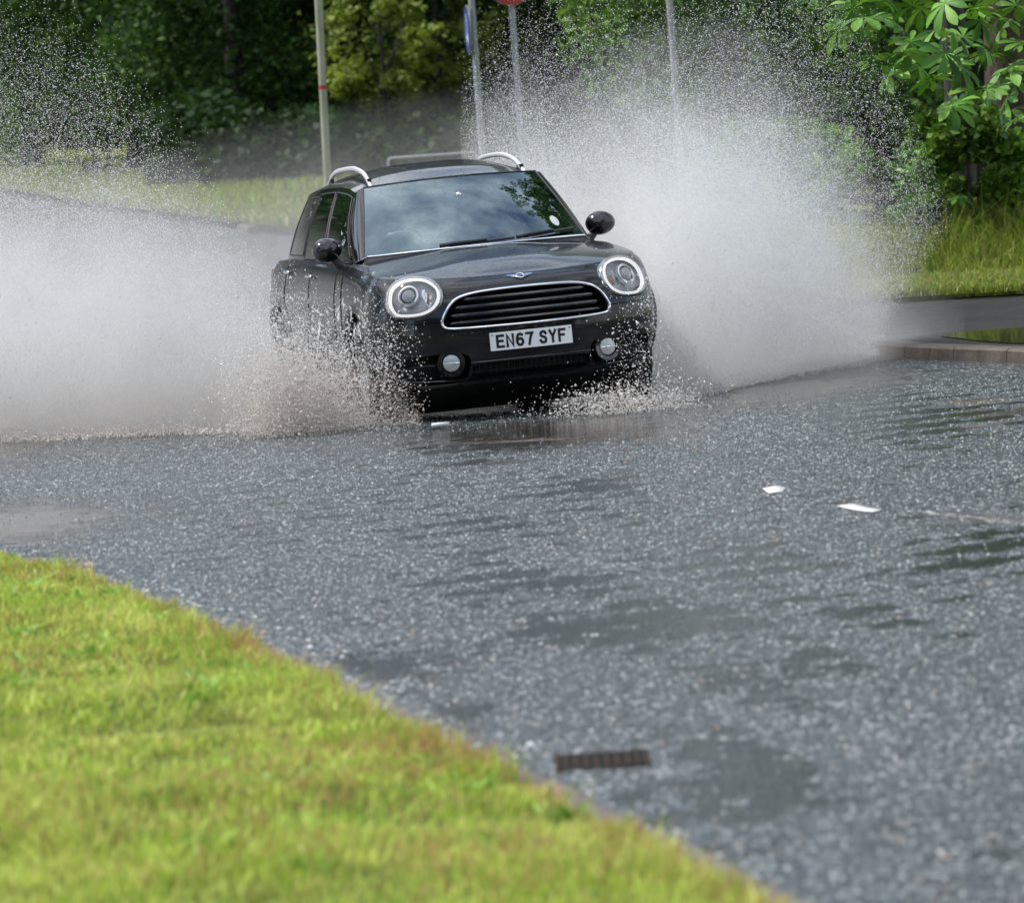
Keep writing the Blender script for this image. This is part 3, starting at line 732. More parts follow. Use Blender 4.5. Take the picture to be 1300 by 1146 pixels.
water = np.maximum.reduce([blob(RX, RY, -4.2, 27.2, 2.1, 2.4), .95*blob(RX, RY, -2.5, 21.3, .75, 1.7), blob(RX, RY, 0, 29.5, 1.7, 3.6), blob(RX, RY, .15, 25.6, 1.1, 1.5), .9*blob(RX, RY, .45, 24.4, .9, 1.3), blob(RX, RY, 1.75, 27.6, .75, 1.9, -.3), blob(RX, RY, -2, 34, 7, 5),
      .8*blob(RX, RY, .35, 24.2, .55, .35, -.4), .75*blob(RX, RY, -.2, 23.2, .5, .28, -.5), .55*blob(RX, RY, .55, 21.6, .3, .6), .6*blob(RX, RY, -1.0, 25.2, .6, 1.2), .72*blob(RX, RY, 2.6, 19.2, .5, 1.3, -.3), .75*blob(RX, RY, 2.9, 24.2, .8, .6)])
mud = .8*np.maximum.reduce([.9*blob(RX, RY, 2.7, 25.3, .42, .5), .8*blob(RX, RY, 2.5, 23.3, .3, .35), .85*blob(RX, RY, 1.98, 18.0, .32, .55, .3), .9*blob(RX, RY, .02, 24.7, .75, .16, -1.0*.35), .5*blob(RX, RY, -.95, 24.6, .18, .5)])
def gpt(X, Y):
    a_ = px(X, Y, 10)-np.array([0, 0, CAMH]); return (np.array([0, 0, CAMH])+a_*(-CAMH/a_[2]))[:2]
CALM = [(480, 845, 120, 26, .95), (600, 905, 90, 26, .8), (690, 740, 150, 22, .9), (840, 790, 190, 36, 1.0), (960, 715, 110, 20, .7), (1000, 850, 160, 30, .65), (700, 800, 150, 26, .7), (960, 1000, 110, 60, .9), (1180, 900, 120, 40, .5), (1200, 715, 90, 16, .9), (1260, 690, 70, 16, .9), (600, 565, 100, 14, 1.0), (760, 545, 120, 16, 1.1), (740, 620, 90, 14, .8), (1180, 530, 140, 30, .7), (120, 655, 130, 16, .6), (620, 665, 120, 16, .55), (1080, 780, 120, 22, .55)]
def calm_f(x, y):
    W = np.zeros_like(x, float)
    for X, Y, sx, sy, k in CALM:
        c = gpt(X, Y); W = np.maximum(W, k*blob(x, y, c[0], c[1], sx*c[1]/FPX*.8, sy*c[1]**2/(FPX*CAMH)*.9))
    return np.clip((fnoise(x, y*.55, 17, 91)*.75+fnoise(x, y*.6, 5, 93)*.35+fnoise(x, y*.5, 45, 94)*.35+W*1.0-.29)*2.4, 0, 1)
set_attr(ROAD, "calm", calm_f(RX, RY))
VE = np.array([(-30, 60), (-16, 42), (-7, 28), (-4, 23), (-2.9, 20.8), (-2.29, 19.3), (-1.88, 18.2), (-1.48, 17), (-.91, 14.9), (-.57, 13.6), (-.29, 12.4), (-.12, 11.7), (.04, 11.2), (.19, 10.5), (.34, 10.0), (.53, 9.1), (.95, 7), (1.8, 4), (3.6, -2), (6, -12)])
edgeX = lambda y: np.interp(y, VE[::-1, 1], VE[::-1, 0])
gut = np.exp(-np.clip((RX-edgeX(RY))/.20, 0, 9)**1.5)*(RY < 24)*np.clip((RY-9.5)/3, .35, 1)
set_attr(ROAD, "water", water); set_attr(ROAD, "mud", mud); set_attr(ROAD, "gutter", gut)

_m = mat("worn road paint", (.34, .34, .33), .5); _b = NB(_m); _v = _b.coord(); _a = _b.ramp(_b.noise(_v, 22, 6, .75), (.50, 0), (.56, 1)); _b.l(_a, _b.b.inputs["Alpha"])
g = MB(); g.grid([[(x_+o, y_, .004) for o in (-.035, .035)] for x_, y_ in zip(np.linspace(1.66, 3.2, 30), np.linspace(18.6, 14.6, 30))]); tag(g.obj("road_marking", _m), "worn broken white line painted on the road", kind="structure")
# stone chippings standing proud of the binder
def chippings():
    n = 420000; y = rng.uniform(8.3, 27.5, n); x = rng.uniform(-1, 1, n)*(y*.1235+.35)
    wt = np.zeros(n); X0, Y0 = -8.0, 6.0
    for cx, cy, sx, sy, a, k in ((-4.2, 27.2, 2.1, 2.4, 0, 1), (-2.5, 21.3, .75, 1.7, 0, .95), (.15, 25.6, 1.1, 1.5, 0, 1), (.45, 24.4, .9, 1.3, 0, .8), (1.75, 27.6, .75, 1.9, -.3, 1), (-.2, 23.2, .5, .28, -.5, .8), (.55, 21.6, .3, .6, 0, .55), (2.6, 19.2, .5, 1.3, -.3, .75), (2.9, 24.2, .8, .6, 0, .75)):
        wt = np.maximum(wt, k*blob(x, y, cx, cy, sx, sy, a))
    calm = calm_f(x, y)
    dist = x-edgeX(y); inside = (np.abs(x-.185) < .13) & (np.abs(y-11.74) < .16); pr = (1-np.clip((wt+.25*fnoise(x, y, 3, 92)-.30)*2.2, 0, .97))*(1-.96*calm)*np.clip(y/17, .62, 1)*.72
    k = (rng.uniform(0, 1, n) < pr) & (dist > .02) & ~inside; x, y, dist = x[k], y[k], dist[k]; n = len(x)
    r = rng.uniform(.0035, .0068, n)*(1+.9*(dist < .28)*rng.uniform(0, 1, n)); h = r*rng.uniform(.35, .75, n); th = rng.uniform(0, 6.28, n)
    T6 = np.array([(1, 0, 0), (.45, .85, .1), (-.6, .75, 0), (-1, -.1, 0), (-.3, -.95, .1), (.7, -.7, 0), (.12, .08, 1)])
    F6 = np.array([[i, (i+1) % 6, 6] for i in range(6)])
    sk = 1+rng.normal(0, .2, (n, 7, 3)); V = T6[None]*sk; c_, s_ = np.cos(th)[:, None], np.sin(th)[:, None]
    VX = (V[..., 0]*c_-V[..., 1]*s_)*r[:, None]+x[:, None]; VY = (V[..., 0]*s_+V[..., 1]*c_)*r[:, None]+y[:, None]; VZ = V[..., 2]*h[:, None]+.0005
    F = (F6[None]+(np.arange(n)*7)[:, None, None]).reshape(-1, 3); V = np.stack([VX, VY, VZ], -1).reshape(-1, 3).astype(np.float32)
    me = bpy.data.meshes.new("road_chippings"); me.vertices.add(len(V)); me.vertices.foreach_set("co", V.ravel()); me.loops.add(F.size); me.loops.foreach_set("vertex_index", F.astype(np.int32).ravel())
    me.polygons.add(len(F)); me.polygons.foreach_set("loop_start", np.arange(0, F.size, 3, dtype=np.int32)); me.polygons.foreach_set("loop_total", np.full(len(F), 3, np.int32)); me.update(calc_edges=True)
    m = mat("wet chippings", (.1, .1, .1), .22, spec=.7); b = NB(m)
    b.l(b.ramp(b.island(), (0, (.018, .024, .026)), (.55, (.055, .070, .075)), (.84, (.13, .150, .155)), (.95, (.34, .36, .36)), (.988, (.58, .59, .57)), (1, (.35, .22, .13))), b.b.inputs["Base Color"])
    tag(link("road_chippings", me, m), "wet grey stone chippings of the road surface", "chippings", kind="stuff"); print("chippings", n)
chippings()
# near verge with its kerb
ky = np.concatenate([np.linspace(-12, 8, 16)[:-1], np.arange(8, 24, .12), np.linspace(24, 60, 20)])
KW = mat("old kerb", (.11, .085, .07), .7); _b = NB(KW); _v = _b.coord(); _b.l(_b.ramp(_b.noise(_v, 12, 6, .7), (.3, (.05, .04, .03)), (.7, (.19, .155, .13))), _b.b.inputs["Base Color"]); _b.l(_b.bump(_b.noise(_v, 40, 5), .6, .01), _b.b.inputs["Normal"])
wob = fnoise(ky, ky*0, 2.2, 3)*.018
g = MB(); g.grid([[(edgeX(y)+dx+w_, y, z) for dx, z in ((.035, -.02), (.03, .030), (.005, .038), (-.11, .040), (-.12, -.02))] for y, w_ in zip(ky, wob)])
tag(g.obj("kerb", KW, sharp=40), "low worn kerb along the near grass verge", kind="structure")
ds = np.array([.085, .12, .2, .35, .6, 1, 1.6, 2.5, 4, 7, 12, 25])
vz = lambda X, Y, d: .03 + .035*np.clip(d/.35, 0, 1) + .035*fnoise(X, Y, 2.0, 5)*np.clip(d/.5, 0, 1) + .02*np.clip(d, 0, 3)
g = MB(); g.grid([[(edgeX(y)-d, y, float(vz(edgeX(y)-d, y, d))) for d in ds] for y in ky]); VG = g.obj("verge", M["soil"]); tag(VG, "rising grass verge beside the near edge of the road", kind="structure")

def blade_mat(name, greens, dry, tr=.35):
    m = bpy.data.materials.new(name); m.use_nodes = True; t = m.node_tree; b = NB(m)
    isl = b.island(); dr = b.attr("dry"); v = b.coord()
    c = b.ramp(isl, *[(i/(len(greens)-1), g_) for i, g_ in enumerate(greens)])
    big = b.ramp(b.noise(v, 1.6, 4, .6), (.40, 0), (.62, 1)); c = b.mix(b.math('MULTIPLY', big, .55), c, greens[-1]); c = b.mix(1.0, c, b.ramp(b.noise(v, 7, 5, .65), (.34, .62), (.60, 1.15)), 'MULTIPLY')
    r2 = b.math('FRACT', b.math('MULTIPLY', isl, 37.7)); dm = b.math('LESS_THAN', r2, dr); c = b.mix(dm, c, b.ramp(isl, (0, dry[0]), (1, dry[1])))
    b.l(c, b.b.inputs["Base Color"]); b.b.inputs["Roughness"].default_value = .5; b.b.inputs["Specular IOR Level"].default_value = .3
    tl = b.n("ShaderNodeBsdfTranslucent"); b.l(c, tl.inputs[0]); ms = b.n("ShaderNodeMixShader", Fac=tr); b.l(b.b.outputs[0], ms.inputs[1]); b.l(tl.outputs[0], ms.inputs[2])
    b.l(ms.outputs[0], t.nodes["Material Output"].inputs[0]); return m
def blades(name, P, H, W, mt, dry, lean=.5, mesh=False):
    n = len(P); th = rng.uniform(0, 2*np.pi, n); ln = rng.normal(0, lean, n)*H; tl = rng.uniform(0, 2*np.pi, n)
    a = np.stack([np.cos(th), np.sin(th), 0*th], -1)*(W/2)[:, None]; d = np.stack([np.cos(tl)*ln, np.sin(tl)*ln, H], -1)
    mid = P + d*np.array([.35, .35, .6]); tip = P + d*np.array([1, 1, .95])
    V = np.stack([P-a, P+a, mid-a*.8, mid+a*.8, tip], 1).reshape(-1, 3); i = np.arange(n)[:, None]*5
    me = np_mesh(name, V, [i+np.array([0, 1, 3, 2]), i+np.array([2, 3, 4])], False)
    o = link(name, me, mt); set_attr(o, "dry", np.repeat(dry, 5)); return o
M["blade"] = blade_mat("lawn blades", [(.20, .34, .03), (.35, .50, .05), (.49, .61, .09), (.66, .68, .18)], [(.45, .33, .12), (.46, .27, .11)])
M["weed"] = blade_mat("weed leaves", [(.16, .32, .04), (.24, .42, .06), (.32, .50, .09)], [(.2, .2, .05), (.2, .2, .05)])
n = 170000
y = rng.uniform(8.2, 22.5, n); lim = -y*.123-.5; ex = edgeX(y); x = ex-.075+.035*fnoise(y, y*0, 4.5, 71) - (ex-lim)*rng.uniform(0, 1, n)**1.0
keep = rng.uniform(0, 1, n) < np.clip((ex-lim)/2.2, .1, 1); x, y, ex = x[keep], y[keep], ex[keep]
d = ex-x; tuft = fnoise(x, y, 5, 11); P = np.stack([x, y, vz(x, y, d)-.01], -1)
H = rng.uniform(.025, .06, len(x))*(1+.6*np.clip(tuft, -.8, 1.5)+.25*np.clip(fnoise(x, y, 1.3, 44), -1, 1))*(1+.6*np.exp(-(d/.18)**2)*(1+np.clip(fnoise(x, y, 5.5, 72), -1, 1)))
big_ = fnoise(x, y, 1.1, 41); dry = np.clip(.05+.10*(big_ > .3)+.55*np.exp(-(d/.15)**2)*(fnoise(x, y, 3.5, 73) > -.5)+.36*(fnoise(x, y, 2.6, 17) > .35)*np.exp(-(d/.9)**2)+.12*(fnoise(x, y, 3, 19) > .6), 0, .8)
tag(blades("grass", P, H, rng.uniform(.004, .008, len(x)), M["blade"], dry, .65), "short yellow green grass with brown tips covering the near verge", "grass", kind="stuff")

n = 900; y = rng.uniform(8.5, 19, n); x = edgeX(y)-.1-rng.uniform(0, 1, n)*(edgeX(y)+y*.123+.3); q_ = rng.integers(0, 90, n); cx_ = x[q_]; cy_ = y[q_]; a_ = rng.uniform(0, 6.28, n); x = cx_+.06*np.cos(a_)*rng.uniform(.2, 1, n); y = cy_+.09*np.sin(a_)*rng.uniform(.2, 1, n); k_ = x < edgeX(y)-.05; x, y = x[k_], y[k_]; n = len(x)
tag(blades("clover_and_weeds", np.stack([x, y, vz(x, y, edgeX(y)-x)], -1), rng.uniform(.03, .055, n), rng.uniform(.018, .03, n), M["weed"], np.zeros(n), 1.3), "darker broad leaved weeds scattered through the near verge", "weeds", kind="stuff")
# right-hand kerb, footway, puddle
KP = smooth_loop([(6.9, 18), (4.5, 25.0), (3.4, 28.6), (2.86, 30.0), (2.62, 30.9), (2.6, 31.6), (2.55, 33), (2.5, 36), (2.3, 40), (1.5, 45), (-1, 54), (-3.3, 60)], 300)
KP = KP[:275]; KP = KP[KP[:, 1] > 17.9]
T = np.gradient(KP, axis=0); T /= np.linalg.norm(T, axis=1)[:, None]; Nn = np.stack([T[:, 1], -T[:, 0]], -1)   # towards the footway (right of travel direction)
Nn = np.where((Nn[:, :1] > 0) | (np.abs(Nn[:, :1]) < .1), Nn, -Nn)
KC = mat("granite kerb", (.17, .14, .12), .6); _b = NB(KC); _v = _b.coord(); _b.l(_b.ramp(_b.noise(_v, 6, 7, .7), (.3, (.045, .035, .028)), (.55, (.095, .075, .060)), (.75, (.14, .12, .10))), _b.b.inputs["Base Color"]); _b.l(_b.bump(_b.noise(_v, 50, 4), .5, .01), _b.b.inputs["Normal"])
g = MB(); acc = 0; seg = []
gzz = lambda x, y: float(gz(np.array(x), np.array(y)))+.06
for i in range(len(KP)-1):
    seg.append(i); acc += np.linalg.norm(KP[i+1]-KP[i])
    if acc > .72 or i == len(KP)-2:
        idx = seg+[i+1]; rr = []
        for k, j in enumerate(idx):
            f = .004 if k == 0 else (-.004 if k == len(idx)-1 else 0)
            p = KP[j] + T[j]*f; z0 = gzz(*p); q = lambda o, z: (*(p+Nn[j]*o), z0+z)
            rr.append([q(0, -.05), q(.006, .080), q(.022, .098), q(.145, .100), q(.15, -.05)])
        g.loft(rr, True, True); acc = 0; seg = []
tag(g.obj("kerb_stones", KC, sharp=30), "brown stone kerb curving round the corner of the footway", kind="structure")
M["pave"] = mat("footway asphalt", (.045, .045, .047), .45); _b = NB(M["pave"]); _v = _b.coord()
_b.l(_b.mix(_b.ramp(_b.noise(_v, 3, 6, .65), (.45, 0), (.6, 1)), _b.ramp(_b.vor(_v, 120, out="Color"), (0, .008), (1, .036)), (.020, .018, .016)), _b.b.inputs["Base Color"]); _b.l(_b.bump(_b.vor(_v, 110), .6, .006), _b.b.inputs["Normal"]); _b.l(_b.ramp(_b.noise(_v, 2, 4), (.4, .5), (.6, .8)), _b.b.inputs["Roughness"]); M["pave"].node_tree.nodes["Principled BSDF"].inputs["Specular IOR Level"].default_value = .25
g = MB(); g.grid([[(*(k+n_*.149+np.array([1, 0])*o), gzz(*(k+n_*.149+np.array([o, 0])))+.096) for o in (0, .5, 1, 2, 3, 4.5, 8, 16)] for k, n_ in zip(KP, Nn) if k[1] < 39])
tag(g.obj("footway", M["pave"]), "damp dark asphalt footway behind the kerb", kind="structure")
M["puddle"] = mat("puddle water", (.035, .032, .024), .02, spec=.6); _b = NB(M["puddle"]); _b.l(_b.bump(_b.noise(_b.coord(), 7, 3), .12, .003), _b.b.inputs["Normal"])
pl = smooth_loop([(3.12, 31.15), (3.2, 30.4), (3.32, 29.75), (3.6, 29.1), (4.6, 28.0), (5.6, 28.4), (5.0, 30.6), (4.0, 31.2), (3.5, 31.45)], 60)
g = MB(); g.add([(*p, gzz(*p)+.103) for p in pl], np.arange(60)[None, :]); tag(g.obj("puddle", M["puddle"], smooth=False), "still puddle on the footway reflecting green leaves", kind="structure")
# right verge
ry = np.concatenate([np.arange(35.6, 50, .3), np.linspace(50, 120, 30)])
rvx = lambda y: np.interp(y, [36, 40, 45, 54, 60, 75, 95, 120], [2.9, 2.5, 1.7, -.8, -3.1, -6.9, -11.4, -22])
rvf = lambda x: 36.9 - .35*np.clip(x-3.3, 0, 3)+0*x      # front edge
g = MB(); dd = np.array([0, .3, .8, 1.5, 2.5, 4, 6, 9, 14, 22, 40])
g.grid([[(rvx(y)+d_, max(y, rvf(rvx(y)+d_))+.0, gzz(rvx(y)+d_, y)+.115+.05*min(1, (y-35.6)/1.5)+.03*float(fnoise(np.array(rvx(y)+d_), np.array(y), 1.5, 4))*min(1., max(0., y-36.))) for d_ in dd] for y in ry])
tag(g.obj("far_verge", M["farsoil"], fix=False), "mown grass verge beyond the footway and around the bend", kind="structure")
M["blade2"] = blade_mat("rough grass", [(.08, .16, .015), (.15, .25, .025), (.25, .34, .04), (.33, .38, .06)], [(.30, .25, .10), (.26, .20, .08)])
n = 26000; x = rng.uniform(2.9, 6.2, n); y = 36.75 - .35*np.clip(x-3.3, 0, 3) + rng.uniform(0, 1, n)**1.2*6.0
P = np.stack([x, y, np.array([gzz(a, b_) for a, b_ in zip(x, y)])+.14], -1)
tag(blades("mown_grass", P, rng.uniform(.05, .11, n), rng.uniform(.012, .02, n), M["blade2"], np.full(n, .25), .6), "mown grass between the footway and the bushes", "grass", kind="stuff")
n = 20000; x = rng.uniform(2.8, 6.2, n); y = 39.6+rng.uniform(0, 2.6, n); hh = rng.uniform(.25, .85, n)*(.7+.45*np.clip(fnoise(x, y, 2, 8)+.3, 0, 1.6))*np.clip((y-39.2)/1.3, .35, 1)
P = np.stack([x, y, np.array([gzz(a, b_) for a, b_ in zip(x, y)])+.12], -1)
tag(blades("tall_grass", P, hh, rng.uniform(.010, .018, n), M["blade2"], np.full(n, .12), .5), "tall seeding grass growing in front of the bushes", "grass", kind="stuff")
n = 30000; y = rng.uniform(56, 100, n); x = rvx(y)+rng.uniform(0, 1, n)**1.5*7
P = np.stack([x, y, np.array([gzz(a, b_) for a, b_ in zip(x, y)])+.12], -1)
tag(blades("verge_grass", P, rng.uniform(.08, .2, n), rng.uniform(.03, .05, n), M["blade2"], np.full(n, .2), .5), "sunlit grass along the far side of the bend", "grass", kind="stuff")

# ================================================================== TREES
def leaf_mat(name, cols, tr=.25):
    m = bpy.data.materials.new(name); m.use_nodes = True; b = NB(m); isl = b.island(); v = b.coord()
    c = b.ramp(isl, *[(i/(len(cols)-1), c_) for i, c_ in enumerate(cols)])
    cl_ = b.ramp(b.noise(v, .9, 4, .6), (.38, .55), (.62, 1.25)); c = b.mix(1.0, c, cl_, 'MULTIPLY')
    b.l(c, b.b.inputs["Base Color"]); b.b.inputs["Roughness"].default_value = .6; b.b.inputs["Specular IOR Level"].default_value = .2
    tl = b.n("ShaderNodeBsdfTranslucent"); b.l(b.mix(1.0, c, (1.3, 1.4, .5), 'MULTIPLY'), tl.inputs[0]); ms = b.n("ShaderNodeMixShader", Fac=tr); b.l(b.b.outputs[0], ms.inputs[1]); b.l(tl.outputs[0], ms.inputs[2])
    b.l(ms.outputs[0], m.node_tree.nodes["Material Output"].inputs[0]); return m
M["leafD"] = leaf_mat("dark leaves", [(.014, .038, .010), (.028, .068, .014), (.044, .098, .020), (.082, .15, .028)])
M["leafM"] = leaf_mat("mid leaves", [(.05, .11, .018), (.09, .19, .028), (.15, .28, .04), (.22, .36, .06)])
M["leafL"] = leaf_mat("leaves coloured as sunlit", [(.12, .18, .03), (.20, .26, .05), (.28, .32, .07)])  # sunlight put into the colour: lighter, yellower than the other leaf sets
M["bark"] = mat("bark", (.05, .04, .03), .85); _b = NB(M["bark"]); _v = _b.coord(scale=(1, 1, .25)); _b.l(_b.ramp(_b.noise(_v, 14, 6, .7), (.3, (.012, .010, .008)), (.7, (.040, .032, .025))), _b.b.inputs["Base Color"]); _b.l(_b.bump(_b.noise(_v, 20, 6), 1, .04), _b.b.inputs["Normal"])
M["barkR"] = mat("reddish bark", (.06, .035, .025), .85); _b = NB(M["barkR"]); _v = _b.coord(scale=(1, 1, .25)); _b.l(_b.ramp(_b.noise(_v, 12, 6, .7), (.35, (.022, .014, .010)), (.75, (.105, .058, .038))), _b.b.inputs["Base Color"]); _b.l(_b.bump(_b.noise(_v, 20, 6), 1, .04), _b.b.inputs["Normal"])
def rand_frames(n, droop=.0):
    a = rng.normal(size=(n, 3)); a[:, 2] = a[:, 2]*.5-droop; a /= np.linalg.norm(a, axis=1)[:, None]
    u = rng.normal(size=(n, 3)); b_ = np.cross(a, u); b_ /= np.linalg.norm(b_, axis=1)[:, None]; return a, b_, np.cross(a, b_)
def leaf_mesh(name, P, S, asp=.55, droop=.3):
    n = len(P); a, b_, c = rand_frames(n, droop); S = S[:, None]
    V = np.stack([P-a*S*.5, P+b_*S*.5*asp+c*S*.08, P+a*S*.55, P-b_*S*.5*asp+c*S*.08], 1).reshape(-1, 3)
    i = np.arange(n)[:, None]*4; return np_mesh(name, V, [i+np.array([0, 1, 2, 3])], False)
def crown_pts(c, r, n, clumps, low=0.0, shell_=.75, cr_=.28):
    """points in leaf clumps spread through an uneven ellipsoid"""
    c = np.array(c, float); r = np.array(r, float)
    d = rng.normal(size=(clumps, 3)); d /= np.linalg.norm(d, axis=1)[:, None]; rad = rng.uniform(0, 1, clumps)**(1/3)*(1-shell_)+shell_*rng.uniform(.72, 1.08, clumps)
    cc = c + d*rad[:, None]*r; cs = rng.uniform(.6, 1.3, clumps)*cr_*r.mean()
    k = rng.integers(0, clumps, n); q = rng.normal(size=(n, 3)); q /= np.linalg.norm(q, axis=1)[:, None]
    q *= rng.uniform(.25, 1, n)[:, None]**.6; q[:, 2] *= .7
    return cc[k] + q*cs[k][:, None]
def trunk_mb(base, top, r0, limbs, crown_c, crown_r, bend=.3):
    g = MB(); base = np.array(base, float); top = np.array(top, float); ts = np.linspace(0, 1, 14)
    off = np.array([rng.normal(0, bend), rng.normal(0, bend), 0])
    path = np.array([base*(1-t)+top*t + off*math.sin(t*2.6)*.5 for t in ts]); rad = r0*(1.0-.72*ts)*(1+.5*np.exp(-ts*14))
    g.tube(path, rad, 12)
    for k in range(limbs):
        t = rng.uniform(.25, .9); i = int(t*13); p = path[i]; d = rng.normal(size=3); d[2] = abs(d[2])*.5+.2; d /= np.linalg.norm(d)
        e = np.array(crown_c)+d*np.array(crown_r)*rng.uniform(.55, .85); m_ = (p+e)/2+np.array([0, 0, -.1*np.linalg.norm(e-p)])+rng.normal(0, .15, 3)
        g.tube([p*(1-s_)**2+2*m_*s_*(1-s_)+e*s_*s_ for s_ in np.linspace(0, 1, 9)], np.linspace(rad[i]*.55, .012, 9), 7)
    return g
def tree(name, label, cat, base, h, r, n, lm, group=None, ls=(.12, .2), r0=.22, clumps=60, czf=.56, rzf=.46, limbs=8, bark="bark", leaf_only_below=None):
    E0 = empty(name, base); tag(E0, label, cat, group)
    cz = h*czf; rz = h*rzf
    trunk_mb((0, 0, -.2), (0, 0, h*.8), r0, limbs, (0, 0, cz), (r, r, rz)).obj("trunk", M[bark], E0)
    P = crown_pts((0, 0, cz), (r, r, rz), n, clumps)
    P = P[P[:, 2] > .05]
    link("crown", leaf_mesh("crown", P, rng.uniform(*ls, len(P))), M[lm], E0)
    if group == GT:
        P = crown_pts((0, 0, h*1.1), (r*1.3, r*1.3, h*.62), 7000, 70); link("upper_crown", leaf_mesh("upper_crown", P, rng.uniform(.35, .7, len(P)), .7), M[lm], E0)
    return E0
GT = "trees in the wood behind the bend"
def base_at(X, d): p = px(X, 200, d); return (p[0], d, gzz(p[0], d)-.0)
spec = [  # photo column, distance, height, radius, leaves, material, label
 (40, 104, 12, 4.2, 26000, "leafM", "bright green tree at the left edge of the wood, above the sunlit verge"),
 (175, 92, 13, 3.4, 26000, "leafD", "dark tree second from the left in the wood, right of the bright green one"),
 (300, 84, 12, 3.0, 26000, "leafD", "dark tree left of the pale leaning lamp column"),
 (405, 88, 12, 2.7, 24000, "leafD", "dark tree directly behind the pale lamp column"),
 (655, 86, 11, 1.9, 18000, "leafD", "dark tree right of the sunlit opening, behind the two sign posts"),
 (770, 82, 12, 2.4, 24000, "leafD", "dark tree right of the red round sign"),
 (900, 78, 12, 2.4, 24000, "leafM", "mid green tree behind the thin post right of the car, above the right spray plume"),
 (1020, 72, 12, 2.3, 22000, "leafD", "dark tree behind the right spray plume, next to the hanging chestnut leaves"),
 (1130, 62, 10, 2.0, 20000, "leafD", "dark tree deep behind the hanging chestnut leaves"),
 (1245, 58, 10, 2.0, 18000, "leafD", "dark tree behind the reddish trunks on the right")]
for X, d_, h, r, n, lm, lab in spec:
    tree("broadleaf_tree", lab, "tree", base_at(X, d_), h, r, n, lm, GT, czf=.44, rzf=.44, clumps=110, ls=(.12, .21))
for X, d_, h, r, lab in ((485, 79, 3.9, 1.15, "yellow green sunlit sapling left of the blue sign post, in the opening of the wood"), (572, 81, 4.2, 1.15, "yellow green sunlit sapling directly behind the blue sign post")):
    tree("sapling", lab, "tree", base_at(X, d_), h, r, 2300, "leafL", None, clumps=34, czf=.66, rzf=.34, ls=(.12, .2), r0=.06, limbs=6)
# an overhanging canopy over the opening, and lit shrubs seen through it
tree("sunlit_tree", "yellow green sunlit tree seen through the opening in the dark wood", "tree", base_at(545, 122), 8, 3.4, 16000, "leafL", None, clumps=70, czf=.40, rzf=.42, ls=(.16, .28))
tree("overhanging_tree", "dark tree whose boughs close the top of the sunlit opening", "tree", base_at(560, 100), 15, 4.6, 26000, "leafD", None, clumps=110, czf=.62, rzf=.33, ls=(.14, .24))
# woodland mass far behind
def mass(name, label, x0, x1, y0, y1, h, n, lm, ls):
    x = rng.uniform(x0, x1, n); t = rng.uniform(0, 1, n); y = y0+(y1-y0)*t+2.5*fnoise(x, x*0, .12, 3); z = rng.uniform(0, 1, n)**.8*h*(1+.18*fnoise(x, x*0, .22, 9))
    P = np.stack([x, y, z+np.array([gzz(a, b_) for a, b_ in zip(x, y)])], -1); o = link(name, leaf_mesh(name, P, rng.uniform(*ls, n), .7), M[lm]); tag(o, label, "woodland", kind="stuff"); return o
mass("woodland", "far-off dark woodland closing the view", -45, 45, 126, 134, 26, 60000, "leafD", (.5, 1.1))
g = MB(); g.grid([[(x, 137+2*math.sin(x*.3)+z*.25, z*(1+.1*math.sin(x*.7))+2.0) for z in np.linspace(-3, 12, 10)] for x in np.linspace(-60, 60, 80)]); _o = g.obj("woodland_backing", M["soil"]); _o.data.materials.clear(); _o.data.materials.append(mat("dark green backing", (.018, .03, .012), .9)); tag(_o, "dark green backing sheet added behind the woodland leaves to block the sky", kind="structure")  # backing sheet added so no sky shows between the woodland leaves
mass("unseen_reflection_wood", "dark wood closing the road behind the photographer", -60, 60, -46, -40, 16, 16000, "leafD", (.9, 1.8))  # out of view, added to darken what the bumper reflects
x = rng.uniform(0, 1, 24000); X_ = 185+x*700; d_ = 83+rng.normal(0, 1.8, 24000)-X_*.006; P = np.array([px(a, 200, b_) for a, b_ in zip(X_, d_)])
P[:, 2] = np.array([gzz(a, b_) for a, b_ in P[:, :2]])+rng.uniform(0, 1, len(P))**1.4*1.5*(1+.5*fnoise(P[:, 0], P[:, 0]*0, 1.2, 6))
tag(link("undergrowth", leaf_mesh("undergrowth", P, rng.uniform(.14, .26, len(P)), .6), leaf_mat("undergrowth leaves coloured as shaded", [(.010, .028, .008), (.018, .045, .011), (.03, .066, .015)])), "undergrowth added along the foot of the wood, coloured dark for the shade there", "undergrowth", kind="stuff")  # added to darken the ground under the trees, shade put into the leaf colour
# trees left of the road and behind the photographer, seen only in reflections and shade
for x, y, h, r, lab in ((-13, 33, 12, 4, "broad tree left of the road, level with the car"), (-15, 20, 13, 4.5, "broad tree left of the near verge"), (-11, 46, 11, 3.5, "broad tree left of the road behind the spray"), (11, 14, 11, 3.6, "broad tree right of the road near the camera")):
    tree("roadside_tree", lab, "tree", (x, y, 0), h, r, 9000, "leafD", None, ls=(.25, .45), clumps=60, czf=.5, rzf=.45, limbs=5)

